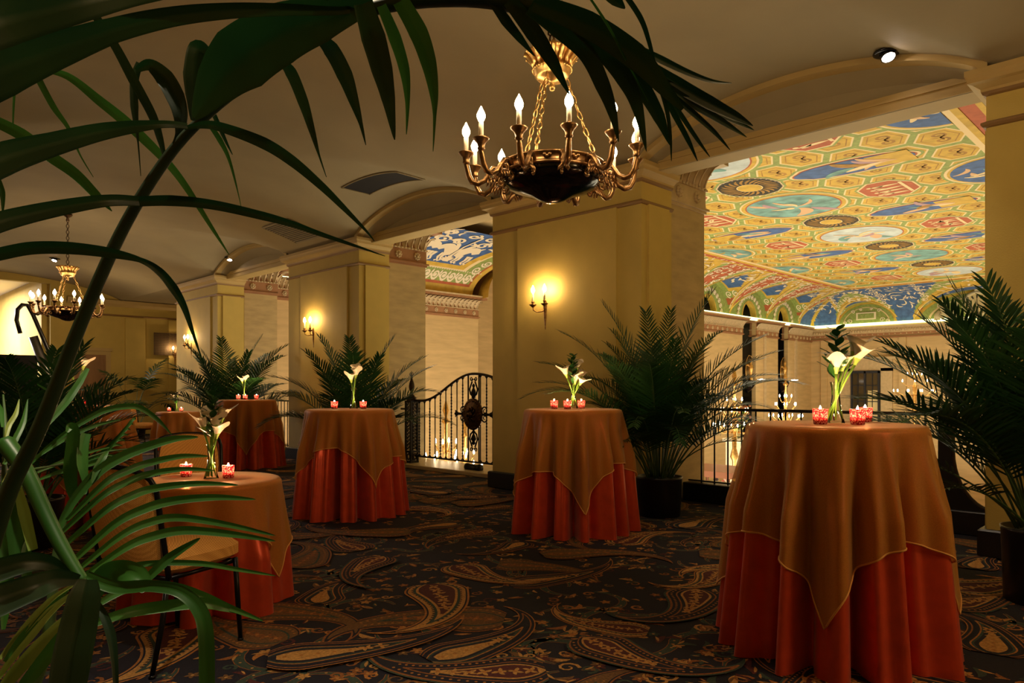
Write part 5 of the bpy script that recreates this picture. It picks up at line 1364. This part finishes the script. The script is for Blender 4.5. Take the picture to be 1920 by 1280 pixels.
# relief: paired abstract scroll beasts made of curling bands
for c0 in (11.0,12.35):
    for sg in (1,-1):
        pp=[(c0+sg*(.15+.5*t_),.95+.35*sin(t_*3)+.2*t_) for t_ in [i/11 for i in range(12)]]; DB.rib2(pp,[.10+.06*sin(pi*i/11) for i in range(12)],.012,kW,mpb)
        for lg in (.22,.32,.55,.66): DB.rib2([(c0+sg*lg,1.05),(c0+sg*(lg+.03),.85),(c0+sg*(lg-.03),.72),(c0+sg*(lg+.05),.68)],[.055,.04,.03,.035],.013,kW,mpb)
        DB.rib2([(c0+sg*.18,1.0),(c0+sg*.12,1.3),(c0+sg*.22,1.55),(c0+sg*.3,1.62)],[.11,.08,.06,.05],.0125,kW,mpb)
        DB.rib2(spiral(c0+sg*.42,1.75,.22,1.3,0 if sg>0 else pi,sg,16),.04,.0125,kW,mpb)
        DB.rib2(spiral(c0+sg*.3,2.25,.2,1.3,1.5,sg,16),.04,.0125,kW,mpb)
    DB.rib2([(c0,.7),(c0,1.0),(c0,1.5),(c0,2.2)],[.10,.04,.03,.03],.0135,kW,mpb)
    for i in range(7): pp,ww=leafshape(c0,.72,.25,.035,.45+.37*i,6,.3); DB.rib2(pp,ww,.0137,kW,mpb)
for i in range(40):
    s=q_.uniform(10.4,13.4); u=q_.uniform(1.5,2.45)
    pp,ww=leafshape(s,u,.3,.045,q_.uniform(0,6.3),7,q_.uniform(-1.5,1.5)); DB.rib2(pp,ww,.0115,kW,mpb)
struct(DB.build('ceiling_cove_left_bay',KM))
m=MB(); 
A=[(14.2+1.15-1.15*cos(pi*k/20),YB-.0,ZS+1.0*sin(pi*k/20)) for k in range(21)]
m.strip([[(p[0]-.16*cos(pi*k/20),p[1]-.6,p[2]+.1*sin(pi*k/20)) for k,p in enumerate(A)],A],4,True); m.strip([A,[(p[0],p[1]+1.0,p[2]) for p in A]],2,True)
wallseg('wall_lobby_arch',m)
# ---- glowing cornice coves (hidden strip lights that the photo shows as a bright line)
GLOW=emis('cornice_cove_light',(.92,.95,.45),2.2); LEDGEG=CREAM
def glow(name,x0,y0,x1,y1):
    m=MB(); m.box(x0,y0,ZS-.02,x1,y1,ZS+.05,0); o=m.build(name,GLOW); tag(o,'','' ) ; return o
g=MB(); g.box(18,AY1-.16,ZS-.05,31,AY1-.10,ZS+.06); g.box(AX1-.16,0,ZS-.05,AX1-.10,AY1-.1,ZS+.06); g.box(7.0,YB-.2,ZS-.03,14.2,YB-.14,ZS+.03); struct(g.build('trim_90',GLOW))
# ---- lobby floor, closing walls
m=MB(); m.add([(7.5,-8,-4.2),(33,-8,-4.2),(33,19,-4.2),(7.5,19,-4.2)],[(0,1,2,3)],0); struct(m.build('floor_lobby',mat('lobby_carpet',(.34,.20,.09),.8,noise=.3,nscale=1.5)))
m=MB(); m.box(7.56,-8,-4.2,32,.0,6,0); struct(m.build('wall_lobby_near',[STONE2]))
m=MB(); m.box(6.2,-3,-4.2,6.74,21,-.02,0); m.box(6.7,-3,-.3,7.12,21,-.02,0); struct(m.build('wall_lobby_under_gallery',[STONE2]))
m=MB(); m.box(6.4,YB+.9,-4.2,18.2,YB+1,6,0); struct(m.build('wall_lobby_back',[STONE2]))
m=MB(); m.box(7.0,CE_Y+.6,ZC+.3,18.3,YB+3.2,ZC+.35,0); struct(m.build('ceiling_lobby_left_bay',[STONE2]))
# ---- standing candelabra and other lobby things
CB=emis('lobby_lamp_bulb',(1,.80,.50),40)
def candelabrum(x,y,zt,label,ped=True,s=1.0):
    r=empty('candelabrum',(x,y,-4.2)); zt=zt+4.2
    m=MB(); m.lathe([(.22,0),(.2,.1),(.06,.2),(.05,zt-2.2),(.10,zt-2.1),(.05,zt-1.9),(.07,zt-1.2),(.03,zt-1.1),(.03,zt-.45),(.08,zt-.4),(.02,zt-.32),(.06,zt-.2),(.03,zt-.1),(.001,zt)],(0,0,0),14); m.build('stem',GILT,r)
    m=MB()
    for tier,(z,R_,n) in enumerate(((zt-1.35,.42*s,10),(zt-1.0,.28*s,6),(zt-.75,.15*s,4))):
        for k in range(n):
            a=2*pi*k/n+tier*.3; m.tube([(0,0,z-.15),(R_*.6*cos(a),R_*.6*sin(a),z-.2),(R_*cos(a),R_*sin(a),z-.05)],.014,5)
    m.build('arms',GILT,r)
    for tier,(z,R_,n) in enumerate(((zt-1.35,.42*s,10),(zt-1.0,.28*s,6),(zt-.75,.15*s,4))):
        for k in range(n):
            a=2*pi*k/n+tier*.3; m=MB(); m.lathe([(.010,0),(.017,.02),(.015,.05),(.001,.09)],(R_*cos(a),R_*sin(a),z-.03),8,0,True,closed_top=False); m.build('bulb',CB,r)
    m=MB()
    for k in range(16): a=2*pi*k/16; m.lathe([(.001,-.12),(.018,-.06),(.001,0)],(.36*s*cos(a),.36*s*sin(a),zt-1.5),5,0,False,closed_top=False)
    m.build('crystal_drops',GLASS,r); tag(r,label,'lamp','lobby candelabra'); return r
c=cm(1377,F/17.0); candelabrum(c[0],c[1],1.72,'crystal candelabrum in the lobby behind the balcony railing, nearer one',True,1.15); ca1=c
c=cm(1473,F/22.0); candelabrum(c[0],c[1],1.75,'crystal candelabrum in the lobby, farther one left of the vase',True,1.15)
c=cm(836,F/12.6); candelabrum(c[0],c[1],1.05,'brightly lit crystal candelabrum seen through the iron gate',True,1.25)
c=cm(872,F/15.0); candelabrum(c[0],c[1],.65,'second lit candelabrum seen through the gate beside the medallion',True,1.25)
c=cm(1715,F/26.0); candelabrum(c[0],c[1],2.5,'branched wall lamp glowing on the lobby wall behind the right palm',True,1.6)
# pedestal, display case and flowers
PW=mat('white_pedestal',(.85,.8,.66),.6)
c=cm(1385,F/18.0); m=MB(); m.bbox(-.24,-.24,0,.24,.24,4.15,.02); m.bbox(-.3,-.3,4.1,.3,.3,4.2,.02); o=m.build('white_pedestal',PW,None,(c[0],c[1],-4.2)); tag(o,'tall white pedestal in the lobby under the nearer candelabrum','pedestal')
r=empty('flower_arrangement',(c[0],c[1],.0)); m=MB(); R_=random.Random(3)
m.lathe([(.08,0),(.12,.1),(.06,.2),(.09,.26)],(0,0,0),12); m.build('vase',GLASS,r); m=MB()
for k in range(40): a=R_.uniform(0,6.28); b_=R_.uniform(.05,.38); h=.35+R_.uniform(0,.45); m.tube([(0,0,.2),(b_*.5*cos(a),b_*.5*sin(a),h*.7),(b_*cos(a),b_*sin(a),h)],.005,4,0); m.ball((b_*cos(a),b_*sin(a),h),.035,1,6,4)
m.build('blossoms',[LSTEM,mat('autumn_blossom',(.30,.11,.05),.7)],r); tag(r,'dark autumn flower arrangement on the white lobby pedestal','flowers')
c=cm(1345,F/12.5)
r=empty('display_case',(c[0],c[1],-4.2),.0); m=MB(); m.box(-.45,-.45,0,.45,.45,2.9); m.box(-.5,-.5,2.88,.5,.5,2.95); m.build('cabinet',mat('cabinet_brown',(.20,.09,.04),.5),r)
m=MB(); m.box(-.55,-.55,3.95,.55,.55,4.05); m.build('canopy',mat('pink_canopy',(.62,.28,.2),.5),r)
m=MB(); m.lathe([(.03,2.9),(.03,3.98)],(.45,.45,0),8); m.lathe([(.03,2.9),(.03,3.98)],(-.45,-.45,0),8); m.build('post',mat('chrome_post',(.3,.25,.22),.2,1),r)
m=MB()
for k in range(120): m.ball((R_.uniform(-.42,.42),R_.uniform(-.42,.42),3.0+R_.uniform(0,.85)),R_.uniform(.02,.05),R_.choice((0,1,2,0)),6,4)
m.build('sparkling_goods',[mat('pink_goods',(.8,.3,.32),.4),mat('white_goods',(.9,.85,.8),.3),mat('dark_goods',(.05,.04,.05),.4)],r)
tag(r,'small glass display stall with pink canopy on the lobby floor','display stall')
# lit doorway panel at far left of railing view, reddish shop behind
m=MB(); p=cm(1285,F/11); 
# ---- escalator hall beyond the left opening
m=MB(); m.box(-2,27.5,-1,6,27.6,4.2,0); m.box(4.4,YE+.2,0,4.55,27.5,4.2,1); struct(m.build('wall_escalator_hall',[mat('pale_hall_wall',(.75,.68,.55),.7),GOLD]))
m=MB(); m.add([(-2.1,20.8,4.0),(-2.1,27.6,4.0),(4.6,27.6,4.0),(4.6,20.8,4.0)],[(0,1,2,3)]); struct(m.build('ceiling_escalator_hall',[mat('white_hall_ceiling',(.8,.74,.66),.7)]))
m=MB(); m.add([(-2.1,20.8,0),(4.6,20.8,0),(4.6,27.6,0),(-2.1,27.6,0)],[(0,1,2,3)]); struct(m.build('floor_escalator_hall',[C_NAVY]))
def hx(px,y): t=(px-960)/F; return y*(1+t)/(1-t)
r=empty('escalator',(hx(60,19.2),19.2,0)); m=MB()
x0e=hx(34,19.2)-r.location.x; 
def ez(y): return H-(y-728)/F*RDd
RDd=(hx(50,19.2)+19.2)/S2
pts=[(hx(px,19.2)-r.location.x,0,H-(py-728)/F*((hx(px,19.2)+19.2)/S2)) for px,py in ((38,625),(31,600),(33,580),(42,571),(52,572),(62,590),(75,620),(90,655),(105,700),(125,760))]
m.tube(pts,.045,8); m.build('handrail',mat('black_rubber',(.01,.01,.015),.3),r)
m=MB(); n=len(pts); vs=[(p[0],0,p[2]) for p in pts]+[(pts[0][0],0,.0),(pts[-1][0]-.1,0,0)]; m.add([(p[0],-.01,p[2]) for p in pts]+[(pts[-1][0],-.01,0),(pts[0][0],-.01,0)],[tuple(range(n+2))]); m.build('glass_balustrade',GLASS,r)
m=MB(); a_=pts[0]; m.tube([(pts[4][0]+.1,0,pts[4][2]-.7),(pts[-1][0],0,pts[-1][2]-.5)],.10,6); m.build('side_skirt',mat('brushed_steel',(.3,.3,.32),.35,1),r)
m=MB(); m.box(-2.2,-.02,0,.1,.04,1.98); m.build('landing_panel',mat('dull_black_panel',(.006,.006,.008),.85),r)
tag(r,'escalator with black looping handrail in the bright opening at far left','escalator')

# ================================================================ LIGHTS
W=bpy.data.worlds.new('dim_room'); bpy.context.scene.world=W; W.use_nodes=True; W.node_tree.nodes['Background'].inputs[0].default_value=(1,.75,.45,1); W.node_tree.nodes['Background'].inputs[1].default_value=.02
WARM=(1,.70,.38)
def area(name,loc,rot,sx,sy,power,col):
    l=bpy.data.lights.new(name,'AREA'); l.shape='RECTANGLE'; l.size=sx; l.size_y=sy; l.energy=power; l.color=col; o=bpy.data.objects.new(name,l); COL.objects.link(o); o.location=loc; o.rotation_euler=rot; return o
# uplights of the lobby wash its painted ceiling
for x,y,p in ((11.5,6.5,270),(18,6.5,320),(25,6.5,290)): area('lobby_uplight',(x,y,-2.5),(pi,0,0),7,6,p,(1,.90,.60))
area('lobby_uplight',(11,11.5,-2.5),(pi,0,0),5,4,190,(1,.86,.62))
# added unseen points that brighten the lobby walls
for x,y,z,p in ((20,8,.2,260),(26,8.5,.5,300),(26,4,.5,220),(14,9,-1.5,160),(11,12.3,-.6,190),(9.2,7.5,-2.4,90),(17,7,-2.5,120),(12.0,13.9,-1.0,60),(9.8,13.5,-.5,22)): light('POINT',(x,y,z),p*.33,(1,.74,.44),0.0,'lobby_fill')
# spots of the gallery
for (x,y,z,p) in ((3.13,8.0,3.5,0),):
    pass
for (px,py,dd) in ((1663,97,5.5),(431,482,13.5)):
    q=P(px,py,dd); l=light('SPOT',(q.x,q.y,q.z-.12),40,(1,.78,.55),0.0,'downlight_beam'); l.data.spot_size=1.3; l.data.spot_blend=.8
# added fill behind the camera, brightens the near cloths and carpet
light('POINT',(3.4,-2.0,2.6),90,WARM,.45,'fill_behind_camera')
light('POINT',(3.1,8.0,3.2),0.0,WARM,0.0,'x')
q=RD(-1.0,1.25,3.62); l=light('SPOT',tuple(q),190,(1,.84,.58),0.03,'downlight_beam'); l.data.spot_size=1.35; l.data.spot_blend=.7
light('POINT',(5.0,17.9,2.5),30,WARM,.1,'end_bay_fill')  # added fill without a fixture, brightens the end wall
# escalator hall
area('hall_light',(2.0,24,3.9),(0,0,0),3.0,2.5,900,(1,.86,.80))
bpy.data.objects.remove(bpy.data.objects['x'])

# ================================================================ CAMERA
cam=bpy.data.cameras.new('camera'); co=bpy.data.objects.new('camera',cam); COL.objects.link(co)
co.location=(0,0,H); co.rotation_euler=(pi/2,0,-pi/4); cam.sensor_width=36; cam.lens=F/1920*36; cam.shift_y=-(640-728)/1920*1.0
cam.shift_y=(728-640)/1920; cam.clip_start=.05; cam.clip_end=200
sc=bpy.context.scene; sc.camera=co
sc.view_settings.view_transform='Standard'; sc.view_settings.look='None'; sc.view_settings.gamma=1; sc.view_settings.exposure=0.3
try: sc.view_settings.use_curve_mapping=False
except Exception: pass
